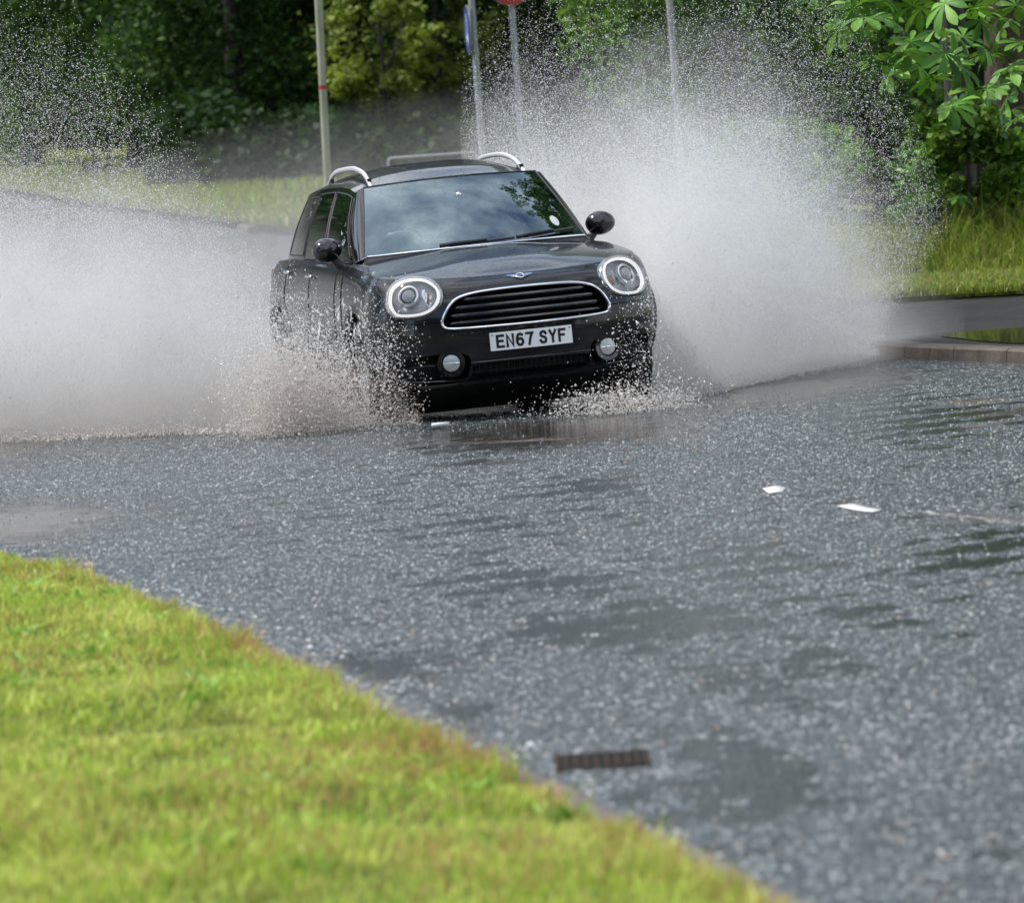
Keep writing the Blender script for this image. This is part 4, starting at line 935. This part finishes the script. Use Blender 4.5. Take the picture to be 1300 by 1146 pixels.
# horse chestnut ---------------------------------------------------------------
def palmate(P, size, yaw, pitch, roll_, name):
    """P (n,3) leaf centres; seven drooping leaflets each"""
    pr = [(0, 0), (.30, .085), (.62, .17), (.80, .175), (.92, .10), (1.0, 0)]
    tv, tf = [], []
    for k, (an, sc_) in enumerate(zip(np.radians([-130, -88, -44, 0, 44, 88, 130]), (.55, .78, .95, 1.0, .95, .78, .55))):
        b0 = len(tv)
        for (l, w_) in pr:
            zz = -.32*l*l
            for sgn in (-1, 0, 1):
                q = np.array([l*sc_, sgn*w_*sc_, zz*sc_ + (.05*sc_ if sgn else 0)*(w_/.17)]); tv.append([q[0]*math.cos(an)-q[1]*math.sin(an), q[0]*math.sin(an)+q[1]*math.cos(an), q[2]])
        for i in range(5):
            for j in (0, 1): a = b0+i*3+j; tf.append([a, a+1, a+4, a+3])
    tv = np.array(tv); tf = np.array(tf); n = len(P)
    cy, sy, cp, sp, cr_, sr = np.cos(yaw), np.sin(yaw), np.cos(pitch), np.sin(pitch), np.cos(roll_), np.sin(roll_)
    Z = np.zeros(n); O = np.ones(n)
    Rz = np.stack([cy, -sy, Z, sy, cy, Z, Z, Z, O], -1).reshape(n, 3, 3); Ry = np.stack([cp, Z, sp, Z, O, Z, -sp, Z, cp], -1).reshape(n, 3, 3); Rx = np.stack([O, Z, Z, Z, cr_, -sr, Z, sr, cr_], -1).reshape(n, 3, 3)
    RR = Rz @ Ry @ Rx; V = np.einsum('nij,kj->nki', RR, tv)*size[:, None, None] + P[:, None]
    F = tf[None]+(np.arange(n)*len(tv))[:, None, None]
    return np_mesh(name, V.reshape(-1, 3), [F.reshape(-1, 4)], True)
def leaf_mat2(name, cols):
    m = leaf_mat(name, cols, .3); return m
M["chest"] = leaf_mat("chestnut leaves", [(.025, .07, .012), (.06, .16, .025), (.12, .27, .04), (.20, .36, .07)], .2)
M["chest"].node_tree.nodes["Principled BSDF"].inputs["Roughness"].default_value = .5; M["chest"].node_tree.nodes["Principled BSDF"].inputs["Specular IOR Level"].default_value = .25
CT = empty("chestnut_tree", (4.95, 41.5, 0)); tag(CT, "horse chestnut with a reddish trunk and big drooping fan leaves at the right edge", "tree")
cb = np.array([4.95, 41.5, 0])
g = MB(); g.tube([(0, 0, -.2), (-.03, 0, 1), (-.02, 0, 2.2), (.05, 0, 4), (.1, -.3, 7), (.1, -1, 10)], [.30, .23, .21, .20, .16, .1], 16); g.obj("trunk", M["barkR"], CT)
limb_ends = [(-.5, -8, 3.2), (-1.6, -8.6, 2.9), (.2, -7, 3.4), (1.5, -7, 5), (-.8, -6, 6), (.5, -9, 7), (2, -5, 8), (-1, -8, 9)]
for e in limb_ends:
    e = np.array(e, float); s0 = np.array([.05, 0, rng.uniform(3.2, 5.5)]); m_ = (s0+e)/2+np.array([0, 0, 1.6]); g = MB()
    g.tube([s0*(1-t)**2+2*m_*t*(1-t)+e*t*t for t in np.linspace(0, 1, 14)], np.linspace(.11, .012, 14), 8); g.obj("limb", M["barkR"], CT)
# low, large leaves at the places they hang in front of the wood
hang = [(1048, 8), (1078, 6), (1100, 22), (1128, 4), (1092, 30), (1120, 28), (1165, 10), (1200, 8), (1182, 38), (1215, 42), (1196, 52), (1150, 66), (1118, 72), (1102, 86), (1135, 92), (1170, 84), (1205, 82), (1222, 90), (1188, 104), (1240, 22), (1268, 28), (1292, 12),
        (1262, 70), (1285, 84), (1262, 112), (1298, 104), (1275, 140), (1245, 66), (1296, 60), (1290, 150), (1210, 128), (1232, 8), (1070, 38), (1150, 40), (1230, 108)]
P = []
for X, Y in hang:
    for _ in range(2): P.append(px(X+rng.normal(0, 5), Y+rng.normal(0, 5), rng.uniform(31.5, 34.5)))
P = np.array(P)
Q = crown_pts((5.3, 33.5, 7.0), (2.9, 3.6, 3.6), 2600, 60, cr_=.25); Q = Q[(Q[:, 2] > 3.35)]
Q2 = crown_pts((4.6, 36.5, 4.2), (1.3, 2.2, 1.2), 260, 20, cr_=.35); Q2 = Q2[Q2[:, 2] > 2.9]
A = np.vstack([P, Q, Q2])-cb; n = len(A)
me = palmate(A, np.concatenate([rng.uniform(.17, .25, len(P)), rng.uniform(.2, .32, n-len(P))]), rng.uniform(0, 2*np.pi, n), rng.normal(.5, .3, n)*rng.choice([1, -1], n), rng.normal(0, .35, n), "crown")
link("crown", me, M["chest"], CT)
# more trunks beside it
T2 = empty("tree_trunk", (4.85, 45.5, 0)); tag(T2, "dark slim trunk standing left of the reddish chestnut trunk", "tree")
g = MB(); g.tube([(0, 0, -.2), (.03, 0, 2), (-.03, 0, 4.5), (.1, 0, 8)], [.17, .14, .12, .07], 12); g.obj("trunk", M["bark"], T2)
P = crown_pts((0, 0, 7.2), (2.2, 2.2, 3.4), 9000, 50); link("crown", leaf_mesh("crown", P, rng.uniform(.14, .24, len(P))), M["leafD"], T2)
# shrubs on the right bank
def shrub(name, label, c, r, n, lm, ls=(.06, .12), clumps=40, pal=0):
    E0 = empty(name, (c[0], c[1], gzz(c[0], c[1])+.1)); tag(E0, label, "shrub", "shrubs on the right bank")
    g = MB()
    for k in range(6):
        e = rng.normal(size=3)*np.array(r)*.6; e[2] = abs(e[2])+r[2]*.6; g.tube([(0, 0, -.1), e*.5+np.array([0, 0, .1]), e], [.025, .016, .006], 6)
    g.obj("stem", M["bark"], E0)
    P = crown_pts((0, 0, r[2]), r, n, clumps); P = P[P[:, 2] > 0]
    link("crown", leaf_mesh("crown", P, rng.uniform(*ls, len(P))), M[lm], E0)
    if pal:
        P = crown_pts((0, 0, r[2]*1.15), r, pal, 14); P = P[P[:, 2] > .3]; n = len(P)
        link("young_leaves", palmate(P, rng.uniform(.13, .2, n), rng.uniform(0, 6.28, n), rng.normal(.4, .3, n), rng.normal(0, .3, n), "young_leaves"), M["chest"], E0)
shrub("shrub", "leafy green shrub left of the dark wooden fence, partly behind the spray", (3.75, 42.6), (.75, .7, .62), 9000, "leafM")
shrub("shrub", "shrub with fan shaped chestnut leaves below the reddish trunk", (4.35, 41.9), (.55, .6, .68), 7000, "leafM", pal=60)
shrub("shrub", "low bright shrub at the right edge under the reddish trunk", (5.1, 41.6), (.6, .6, .5), 7000, "leafM")
shrub("shrub", "tall leafy shrub right of the wooden fence post, below the hanging chestnut leaves", (4.45, 40.9), (.55, .45, .80), 9000, "leafM", ls=(.07, .14), pal=40)
shrub("shrub", "pale shrub deep in the right spray plume", (2.9, 44.5), (.9, .8, .75), 9000, "leafM")
# seeding grass stalks
n = 26; x = rng.uniform(4.1, 5.2, n); y = rng.uniform(40.3, 41.6, n); P = np.stack([x, y, np.full(n, .15)], -1)
tag(blades("grass_stalks", P, rng.uniform(.7, 1.2, n), np.full(n, .010), M["blade2"], np.full(n, .6), .4), "dry bent seed stalks rising out of the tall grass", "grass", kind="stuff")
# ================================================================== POSTS, SIGNS, FENCE
def steel(name, c0, c1, r=.5):
    m = mat(name, c0, r, .0); b = NB(m); b.l(b.ramp(b.noise(b.coord(scale=(1, 1, .3)), 5, 6, .6), (.35, c0), (.65, c1)), b.b.inputs["Base Color"]); return m
M["galv"] = steel("galvanised", (.20, .205, .21), (.30, .31, .32)); M["algae"] = steel("algae column", (.17, .19, .10), (.34, .35, .27))
M["blue"] = mat("sign blue", (.008, .045, .18), .4); M["red"] = mat("sign red", (.34, .025, .025), .45); M["white"] = mat("sign white", (.78, .78, .78), .4)
def post(X, Y, d, h, r, m, name, label, cat, lean=0.0):
    p = px(X, Y, d); E0 = empty(name, (p[0], d, gzz(p[0], d)), (0, lean, 0)); tag(E0, label, cat)
    g = MB(); g.tube([(0, 0, -.2), (0, 0, h)], r, 16); g.obj("column", M[m], E0); return E0
L1 = post(413, 215, 55, 6.5, .050, "algae", "lamp_column", "pale leaning lamp column with a red band, left of the car roof", "lamp post", R(1.3))
g = MB(); g.tube([(0, 0, 1.98), (0, 0, 2.03)], .0515, 16); g.obj("red_band", M["red"], L1)
g = MB(); g.tube([(0, 0, 6.5), (.1, 0, 6.9), (.5, 0, 7.1), (.9, 0, 7.1)], .035, 10); g.obj("bracket", M["galv"], L1)
g = MB(); g.sphere((1.1, 0, 7.1), 1, 16, 10, (.3, .12, .07)); g.obj("lamp_head", M["galv"], L1)
def disc(r, th_, m, parent, name, c, rotz, y=0):
    g = MB(); t = np.linspace(0, 2*np.pi, 48, endpoint=False); ca, sa = math.cos(rotz), math.sin(rotz)
    def Q(a, b_, o): v = (a*ca - o*sa, a*sa + o*ca, b_); return (c[0]+v[0], c[1]+v[1], c[2]+v[2])
    g.loft([[Q(r*math.cos(k), r*math.sin(k), y-th_/2) for k in t], [Q(r*math.cos(k), r*math.sin(k), y+th_/2) for k in t]], True, True); return g.obj(name, M[m], parent, sharp=30), Q
L2 = post(612.5, 195, 55, 3.6, .042, "galv", "blue_sign_post", "post with a blue round sign seen almost edge-on, left of the red sign", "road sign")
zc2 = px(601, 38, 55)[2]-L2.location.z; RZ = R(-83)
disc(.31, .012, "galv", L2, "sign_edge", (-.07, -.09, zc2), RZ); o, Q = disc(.292, .006, "blue", L2, "sign_face", (-.07, -.09, zc2), RZ, -.010)
g = MB(); g.grid([[Q(-.02, .20, -.0155), Q(.02, .20, -.0155)], [Q(-.02, -.2, -.0155), Q(.02, -.2, -.0155)]]); g.grid([[Q(-.10, -.08, -.0155), Q(0, -.20, -.0155)], [Q(-.06, -.04, -.0155), Q(.0, -.13, -.0155)]]); g.grid([[Q(.10, -.08, -.0156), Q(0, -.20, -.0156)], [Q(.06, -.04, -.0156), Q(.0, -.13, -.0156)]]); g.obj("arrow", M["white"], L2, smooth=False)
L3 = post(663, 195, 55, 4.1, .040, "galv", "red_sign_post", "post carrying a red round sign cut by the top of the picture", "road sign")
zc3 = px(649, -24, 55)[2]-L3.location.z
disc(.30, .006, "red", L3, "sign_face", (0, -.075, zc3), R(8)); o, Q = disc(.31, .006, "galv", L3, "sign_back", (0, -.068, zc3), R(8))
g = MB(); g.box((0, -.081, zc3), (.40, .004, .09)); g.obj("white_bar", M["white"], L3, smooth=False)
L4 = post(857.5, 110, 55, 5.5, .042, "galv", "bare_post", "bare grey post rising out of the right spray plume", "post")
M['dull'] = mat('dull white tube', (.25, .26, .26), .5)
BR = empty("guard_rail", (*px(492, 193, 52)[:2], gzz(-1.4, 52))); tag(BR, "white tubular guard rail just behind the car roof", "barrier")
zt = px(492, 194, 52)[2]-BR.location.z
g = MB(); zt -= .07
g.tube([(0, 0, -.1), (0, 0, zt-.04), (.012, 0, zt-.012), (.04, 0, zt), (1.0, .1, zt), (1.03, .1, zt-.012), (1.04, .1, zt-.04), (1.04, .1, -.1)], .019, 10); g.obj("hoop", M["dull"], BR)
g = MB(); g.tube([(0, 0, zt*.5), (1.04, .1, zt*.5)], .018, 10); g.obj("mid_rail", M["dull"], BR)
FE = empty("wooden_fence", (*px(1200, 300, 41.9)[:2], .1)); tag(FE, "dark wooden rail fence half hidden in the shrubs on the right", "fence")
g = MB(); g.box((0, 0, .45), (.09, .09, 1.0)); g.obj("post", M["bark"], FE, smooth=False)
g = MB(); g.box((1.9, .2, .45), (.09, .09, 1.0)); g.obj("post", M["bark"], FE, smooth=False)
g = MB(); g.box((.55, .05, .80), (2.9, .04, .09)); g.obj("rail", M["bark"], FE, smooth=False)
g = MB(); g.box((.55, .05, .45), (2.9, .04, .09)); g.obj("rail", M["bark"], FE, smooth=False)

# ================================================================== SMALL THINGS ON THE ROAD
DR = empty("drain_cover", (.185, 11.60, .002)); tag(DR, "rusty iron drain grate in the gutter by the near verge", "drain cover")
M["iron"] = mat("rusty iron", (.045, .034, .028), .95, 0, spec=.05)
for nm_, c_, d_ in (("frame_edge", (0, 0, .0012), (.24, .022, .002)), ("frame_edge", (0, .28, .0012), (.24, .022, .002)), ("frame_edge", (-.121, .14, .0012), (.014, .30, .002)), ("frame_edge", (.121, .14, .0012), (.014, .30, .002))):
    g = MB(); g.box(c_, d_); g.obj(nm_, M["iron"], DR, smooth=False)
for k in range(8): g = MB(); g.box((-.098+.028*k, .14, .001), (.012, .258, .002)); g.obj("bar", M["iron"], DR, smooth=False)
g = MB(); g.grid([[(-.114, .01, -.0006), (.114, .01, -.0006)], [(-.114, .27, -.0006), (.114, .27, -.0006)]]); g.obj("pit_shade_sheet", M["matte"], DR, smooth=False)  # flat black sheet under the bars, the hole's shade put in as colour
M["paper"] = mat("wet paper", (.62, .62, .61), .4)
def scrap(name, label, pts, d, cat="litter", tube=0):
    g = MB()
    W = [px(X, Y, d) for X, Y in pts]
    O = []
    for X, Y in pts:
        a = px(X, Y, 10)-np.array([0, 0, CAMH]); t = -(CAMH-.012)/a[2]; O.append(np.array([0, 0, CAMH])+a*t)
    O = np.array(O); c = O.mean(0)
    if tube: g.tube([O[0]+np.array([0, 0, tube]), O[0]*.5+O[1]*.5+np.array([0, 0, tube]), O[1]+np.array([0, 0, tube])], tube, 10)
    else:
        n = len(O); top = O+np.array([[0, 0, rng.uniform(-.0075, -.0045)] for _ in O]); g.loft([O-np.array([0, 0, .009]), top], True, True)
    tag(g.obj(name, M["paper"], smooth=False), label, cat)
scrap("bottle_piece", "white plastic tube floating beside the front wheel splash", [(549, 543), (570, 541)], 24, tube=.014)
scrap("paper_scrap", "smaller white paper scrap, left of the torn larger one", [(968, 618), (984, 614), (998, 617), (993, 622), (976, 624)], 20)
scrap("paper_scrap", "larger torn white paper scrap lying nearest the brown muddy strip", [(1062, 640), (1082, 637), (1100, 641), (1120, 645), (1108, 648), (1080, 644)], 19)
M["fleaf"] = mat("fallen leaf", (.30, .15, .04), .6)
for X, Y in ((1001, 560), (883, 572), (898, 669), (986, 688), (1180, 652), (1250, 742), (1113, 700), (791, 588), (1026, 546), (730, 562), (621, 676), (1172, 682), (668, 652), (1145, 523)):
    a = px(X, Y, 10)-np.array([0, 0, CAMH]); p = np.array([0, 0, CAMH])+a*(-(CAMH-.012)/a[2]); an = rng.uniform(0, 6.28); s_ = rng.uniform(.010, .020)
    g = MB(); g.grid([[p+s_*np.array([math.cos(an+w_)*l, math.sin(an+w_)*l, .25*abs(w_)+.15*l]) for w_ in (-.7, 0, .7)] for l in (.05, .7, 1.0, 1.5)])
    tag(g.obj("fallen_leaf", M["fleaf"]), "small orange brown leaf lying on the wet road", "leaf", "fallen leaves on the road")

# ================================================================== SPRAY
def drop_mat(name, c_lo, c_hi):
    m = bpy.data.materials.new(name); m.use_nodes = True; b = NB(m); v = b.coord(); s_ = b.n("ShaderNodeSeparateXYZ"); b.l(v, s_.inputs[0])
    f = b.math('ADD', s_.outputs["Z"], b.math('MULTIPLY', b.math('SUBTRACT', b.noise(v, 1.3, 4), .5), .8))
    c = b.mix(b.ramp(f, (.12, 0), (.75, 1)), c_lo, c_hi); b.l(c, b.b.inputs["Base Color"]); b.b.inputs["Roughness"].default_value = .12; b.b.inputs["Specular IOR Level"].default_value = .6
    tl = b.n("ShaderNodeBsdfTranslucent"); b.l(c, tl.inputs[0]); ms = b.n("ShaderNodeMixShader", Fac=.6); b.l(b.b.outputs[0], ms.inputs[1]); b.l(tl.outputs[0], ms.inputs[2])
    b.l(ms.outputs[0], m.node_tree.nodes["Material Output"].inputs[0]); return m
M["dropL"] = drop_mat("spray water left", (.93, .885, .85), (.96, .965, .97)); M["dropR"] = drop_mat("spray water right", (.93, .905, .885), (.95, .96, .975))
TET = np.array([(1, 1, 1), (1, -1, -1), (-1, 1, -1), (-1, -1, 1)])/math.sqrt(3)*1.25
def drops(name, P, r, mt, label):
    n = len(P); q = rng.normal(size=(n, 4)); q /= np.linalg.norm(q, axis=1)[:, None]; w_, x, y, z = q.T
    Rm = np.stack([1-2*(y*y+z*z), 2*(x*y-z*w_), 2*(x*z+y*w_), 2*(x*y+z*w_), 1-2*(x*x+z*z), 2*(y*z-x*w_), 2*(x*z-y*w_), 2*(y*z+x*w_), 1-2*(x*x+y*y)], -1).reshape(n, 3, 3)
    V = np.einsum('nij,kj->nki', Rm, TET)*r[:, None, None]+P[:, None]; i = np.arange(n)[:, None, None]*4
    F = (np.array([[0, 1, 2], [0, 3, 1], [0, 2, 3], [1, 3, 2]])[None]+i).reshape(-1, 3)
    me = bpy.data.meshes.new(name); V = V.reshape(-1, 3).astype(np.float32); nf = len(F)
    me.vertices.add(len(V)); me.vertices.foreach_set("co", V.ravel()); me.loops.add(nf*3); me.loops.foreach_set("vertex_index", F.astype(np.int32).ravel())
    me.polygons.add(nf); me.polygons.foreach_set("loop_start", np.arange(0, nf*3, 3, dtype=np.int32)); me.polygons.foreach_set("loop_total", np.full(nf, 3, np.int32)); me.update(calc_edges=True)
    o = link(name, me, mt); tag(o, label, "spray", kind="stuff"); return o
def tau_field(X, Z, keys, t0=3.2):
    """optical depth of the plume at lateral X, height Z; keys rows: X, core height, top height"""
    k = np.array(keys); zc = np.interp(X, k[:, 0], k[:, 1]); zt = np.interp(X, k[:, 0], k[:, 2])
    a = np.log([t0, t0*.8, t0*.45, .13, .003]); lo = np.where(Z < zc*.75, a[0]+(a[1]-a[0])*Z/(zc*.75+1e-6),
        np.where(Z < zc, a[1]+(a[2]-a[1])*(Z-zc*.75)/(zc*.25+1e-6), np.where(Z < zt, a[2]+(a[3]-a[2])*(np.clip((Z-zc)/(zt-zc+1e-6), 0, 1))**1.15, a[3]+(a[4]-a[3])*(Z-zt)/(.22*zt+1e-6))))
    t = np.exp(lo); t[(Z < 0) | (Z > zt*1.25) | (zt < .02)] = 0
    e = np.clip((X-k[0, 0])/.05, 0, 1)*np.clip((k[-1, 0]-X)/.05, 0, 1)
    if len(keys[0]) > 3:
        zl = np.interp(X, k[:, 0], k[:, 3]); t = t*np.clip((Z-zl)/.25+.5, 0, 1)
    return t*e*(1+.35*fnoise(X, Z*1.0, 3.0, 31)).clip(.3, 2)
def sample(keys, N, x0, x1, z1, t0=3.2):
    out = []; tot = 0; mx_ = t0*2
    A = (x1-x0)*z1; 
    M_ = N
    X = rng.uniform(x0, x1, M_); Z = rng.uniform(-.02, z1, M_); T = tau_field(X, Z, keys, t0)
    return X, Z, T
PXM = 5547.0
def plume(keysX, base, depth, t0, name, mt, label, r_f=.0022, r_c=.0025, z1=3.1, dens=1.0):
    keys = keysX; x0, x1 = keys[0][0], keys[-1][0]; area = (x1-x0)*(z1+.02)
    s_f = 1.15*math.pi*r_f**2     # mean shadow of one droplet
    # droplet number so that sum of shadows per area = tau; larger ones fill the dense heart
    Nmax = int(area*t0*2.0/s_f); X = rng.uniform(x0, x1, Nmax); Z = rng.uniform(-.01, z1, Nmax)
    T = tau_field(X, Z, keys, t0)*dens; heart = T > .9
    rr = np.where(heart, r_c, r_f); p = T/(t0*2.0)*(r_f/rr)**2; k = rng.uniform(0, 1, Nmax) < p
    X, Z, rr = X[k], Z[k], rr[k]; n = len(X)
    rr = rr*np.exp(rng.normal(0, .30, n)); big = rng.uniform(0, 1, n) < .005; rr[big] *= 1.8
    y = base(X)+rng.uniform(0, 1, n)**1.3*depth(X)
    # the spread in depth keeps each droplet's direction from the wheel fan: widen sideways with depth
    P = np.stack([X*(y/28.5), y, np.maximum(Z*(y/28.5)+(1-y/28.5)*1.68*0, .0)], -1)
    print(name, n); return drops(name, P, rr, mt, label)
fx = lambda X: (X-650)/194.6       # lateral metres at 28.5 m
hz = lambda X: 182-(X-650)*.0706
fz = lambda X, Y: 1.68+(hz(X)-Y)/194.6
RAWR = [fz(a, b_) for a, b_ in ((612, 300), (650, 240), (700, 225), (800, 190), (900, 180), (1000, 215), (1060, 255), (1110, 330), (1145, 430), (1190, 520), (1235, 620))]
RAWL = [fz(a, b_) for a, b_ in ((-120, 325), (0, 345), (100, 375), (170, 372), (230, 395), (300, 425), (340, 500), (375, 570), (430, 600), (470, 620), (500, 640), (540, 660))]
RK = [(612, 320, 160), (650, 250, 110), (700, 205, 60), (800, 165, 45), (900, 150, 20), (1000, 185, 0), (1060, 255, 10), (1110, 400, 50), (1145, 455, 110), (1190, 470, 200), (1235, 470, 330)]
RK = [(fx(a), max(.02, fz(a, b_)), max(.05, fz(a, c)), fz(a, np.interp(a, [0, 1040, 1110, 1150, 1190, 1235], [900, 700, 470, 400, 340, 290]))) for a, b_, c in RK]
LKY = [(-120, 300, 40), (0, 320, 50), (100, 328, 55), (170, 335, 95), (230, 345, 170), (300, 365, 245), (340, 400, 315), (375, 462, 340), (430, 470, 375), (470, 500, 410), (500, 525, 440), (540, 545, 500)]
LKY = [(fx(a), max(.02, fz(a, b_)), max(.05, fz(a, c))) for a, b_, c in LKY]
def mist(name, label, keys, base, depth, dens, col, raw=None):
    k = np.array(keys); raw = k[:, 1] if raw is None else raw; X = np.linspace(k[0, 0], k[-1, 0], 60); zc = np.interp(X, k[:, 0], k[:, 1]); zt = np.interp(X, k[:, 0], k[:, 2]); zm = np.minimum(np.maximum(np.interp(X, k[:, 0], raw)+1.2, .12), zt*1.0+.05)
    rr = []
    for x, z in zip(X, zm):
        y0 = float(base(x)); y1 = y0+float(depth(x)); ym = (y0+y1)/2
        rr.append([(x*y/28.5, y, h) for y, h in ((y0-.03, .012), (y0-.03, z*.45), (y0+(ym-y0)*.5, z*.9), (ym, z), (y1-(y1-ym)*.5, z*.95), (y1, z*.6), (y1, .012))])
    g = MB(); g.loft(rr, True, True)
    m = bpy.data.materials.new(name); m.use_nodes = True; m.node_tree.nodes.remove(m.node_tree.nodes["Principled BSDF"]); b = NB(m)
    v = b.coord(); s_ = b.n("ShaderNodeSeparateXYZ"); b.l(v, s_.inputs[0])
    xn = b.math('MULTIPLY', b.math('DIVIDE', s_.outputs["X"], s_.outputs["Y"]), 28.5); x0, x1 = k[0, 0], k[-1, 0]
    t = b.math('DIVIDE', b.math('SUBTRACT', xn, x0), x1-x0)
    zcr = b.ramp(t, *[((a-x0)/(x1-x0), (c+1)/4) for a, c in zip(k[:, 0], raw)]); zcn = b.math('SUBTRACT', b.math('MULTIPLY', zcr, 4.0), 1.0)
    q = b.math('ADD', b.math('MULTIPLY', b.math('SUBTRACT', s_.outputs["Z"], zcn), .5), .5)
    q = b.math('ADD', q, b.math('MULTIPLY', b.math('SUBTRACT', b.noise(v, 1.6, 6, .66), .5), .95))
    f = b.ramp(q, (.22, 1.0), (.46, .50), (.68, .18), (.98, 0.0)); nz = b.ramp(b.noise(v, 3.5, 4, .6), (.3, .55), (.7, 1.3))
    d = b.math('MULTIPLY', b.math('MULTIPLY', f, nz), dens)
    cc = b.mix(b.ramp(s_.outputs["Z"], (.05, 0), (.6, 1)), col, (.995, .998, 1.0))
    pv = b.n("ShaderNodeVolumePrincipled", Anisotropy=.25); b.l(d, pv.inputs["Density"]); b.l(cc, pv.inputs["Color"]); b.l(pv.outputs[0], m.node_tree.nodes["Material Output"].inputs["Volume"])
    tag(g.obj(name, m), label, "spray", kind="stuff")
plume(RK, lambda X: np.interp(X, [-.2, .8, 1.0, 1.4, 2.6, 3.0], [30.6, 29.6, 27.8, 27.9, 30.2, 30.8]), lambda X: np.interp(X, [0, 1, 2.6], [1.6, 2.6, 1.2]), 1.9, "right_spray", M["dropR"], "tall white plume of spray thrown up behind the right side of the car")
plume(LKY, lambda X: np.interp(X, [-4, -3.3, -1.2, -.8, -.5], [28.1, 27.9, 27.0, 26.9, 26.7]), lambda X: np.interp(X, [-4, -1.6, -1.0, -.6], [2.2, 1.6, .5, .35]), 2.0, "left_spray", M["dropL"], "broad white sheet of spray hiding the car's near rear door")
mist("right_mist", "pale fine mist inside the tall plume right of the car", RK, lambda X: np.interp(X, [-.2, .8, 1.0, 1.4, 2.6, 3.0], [30.6, 29.6, 27.8, 27.9, 30.2, 30.8]), lambda X: np.interp(X, [0, 1, 2.6], [1.6, 2.6, 1.2]), 0.85, (.99, .985, .98), RAWR)
TK = [(fx(a), max(.02, fz(a, b_)), max(.05, fz(a, c))) for a, b_, c in ((-150, 300, 200), (120, 300, 220), (200, 290, 200), (330, 260, 150), (480, 230, 120), (620, 200, 100), (720, 190, 90))]
mist("trailing_mist", "thin haze of spray hanging behind the car", TK, lambda X: 31.5+0*X, lambda X: np.interp(X, [-2.5, -1.2], [4.6, 3.2]), .18, (.93, .92, .91))
mist("left_mist", "pale brownish mist inside the low sheet of spray left of the car", LKY, lambda X: np.interp(X, [-4, -3.3, -1.2, -.8, -.5], [28.1, 27.9, 27.0, 26.9, 26.7]), lambda X: np.interp(X, [-4, -1.6, -1.0, -.6], [2.2, 1.6, .5, .35]), 1.15, (1.0, .985, .972), RAWL)
# coarse splash around the front wheels, thrown in front of the paint
def splash(name, label, c, sx, n, up, r0, mt):
    a = rng.normal(0, 1, (n, 3)); P = np.array(c)+a*np.array(sx); P[:, 2] = np.abs(P[:, 2]-.02); P[:, 0] -= .25*P[:, 2]*(c[0] < -1); k = P[:, 2] < up*(1+.3*a[:, 1]); P = P[k]
    return drops(name, P, r0*np.exp(rng.normal(0, .4, len(P))), mt, label)
splash("wheel_splash", "coarse droplets bursting around the front wheel on the left of the picture", (-1.26, 26.75, .20), (.19, .18, .27), 30000, 1.1, .0031, M["dropL"])
splash("bumper_splash", "scattered droplets in front of the bumper corner on the right of the picture", (.86, 26.55, .38), (.12, .15, .28), 1300, 1.0, .0030, M["dropR"])
splash("sill_splash", "fine droplets in front of the bumper corner on the left of the picture", (-.78, 26.45, .40), (.12, .10, .24), 2600, 1.0, .003, M["dropL"])
splash("skirt_splash", "droplets flung forward under the right end of the bumper", (.72, 26.6, .06), (.25, .12, .08), 3500, .3, .0034, M["dropR"])
# thin blobs and sheets of water torn off the wheel
g = MB()
for k in range(260):
    an = rng.uniform(R(80), R(178)); rd = rng.uniform(.15, .78); c = np.array([-.93+rd*math.cos(an)*.75+rng.normal(0, .04), 26.85+rng.uniform(-.1, .25), .05+rd*math.sin(an)*.95]); d = np.array([math.cos(an), rng.normal(0, .3), math.sin(an)*1.1]); l = rng.uniform(.006, .032); d = d+rng.normal(0, .35, 3)
    g.tube([c-d*l, c-d*l*.3+rng.normal(0, .004, 3), c+d*l*.3+rng.normal(0, .004, 3), c+d*l], np.array([.0012, .0035, .0045, .0012])*rng.uniform(.5, 1.3), 5)
tag(g.obj("water_ligaments", M["dropL"], fix=False), "torn threads of water flying off the front wheel on the left of the picture", "spray", kind="stuff")
# foam line where the sheets leave the road
def foam(name, label, P0, P1, n, w_, mt):
    t = rng.uniform(0, 1, n); P0 = np.array(P0); P1 = np.array(P1); P = P0[None]*(1-t[:, None])+P1[None]*t[:, None]; P = np.hstack([P, np.zeros((n, 1))])
    P[:, 1] += np.abs(rng.normal(0, w_, n))+.08*fnoise(t*12, t*0, 1.5, 5); P[:, 0] += rng.normal(0, .03, n); P[:, 2] = np.abs(rng.normal(0, .035, n))+.004
    drops(name, P, .0032*np.exp(rng.normal(0, .45, n)), mt, label)
foam("left_foam", "white foam where the left spray meets the road", (-4.2, 28.2), (-.95, 26.75), 7000, .3, M["dropL"])
foam("right_foam", "white foam where the right spray meets the road", (.95, 26.9), (2.75, 31.0), 9000, .3, M["dropR"])
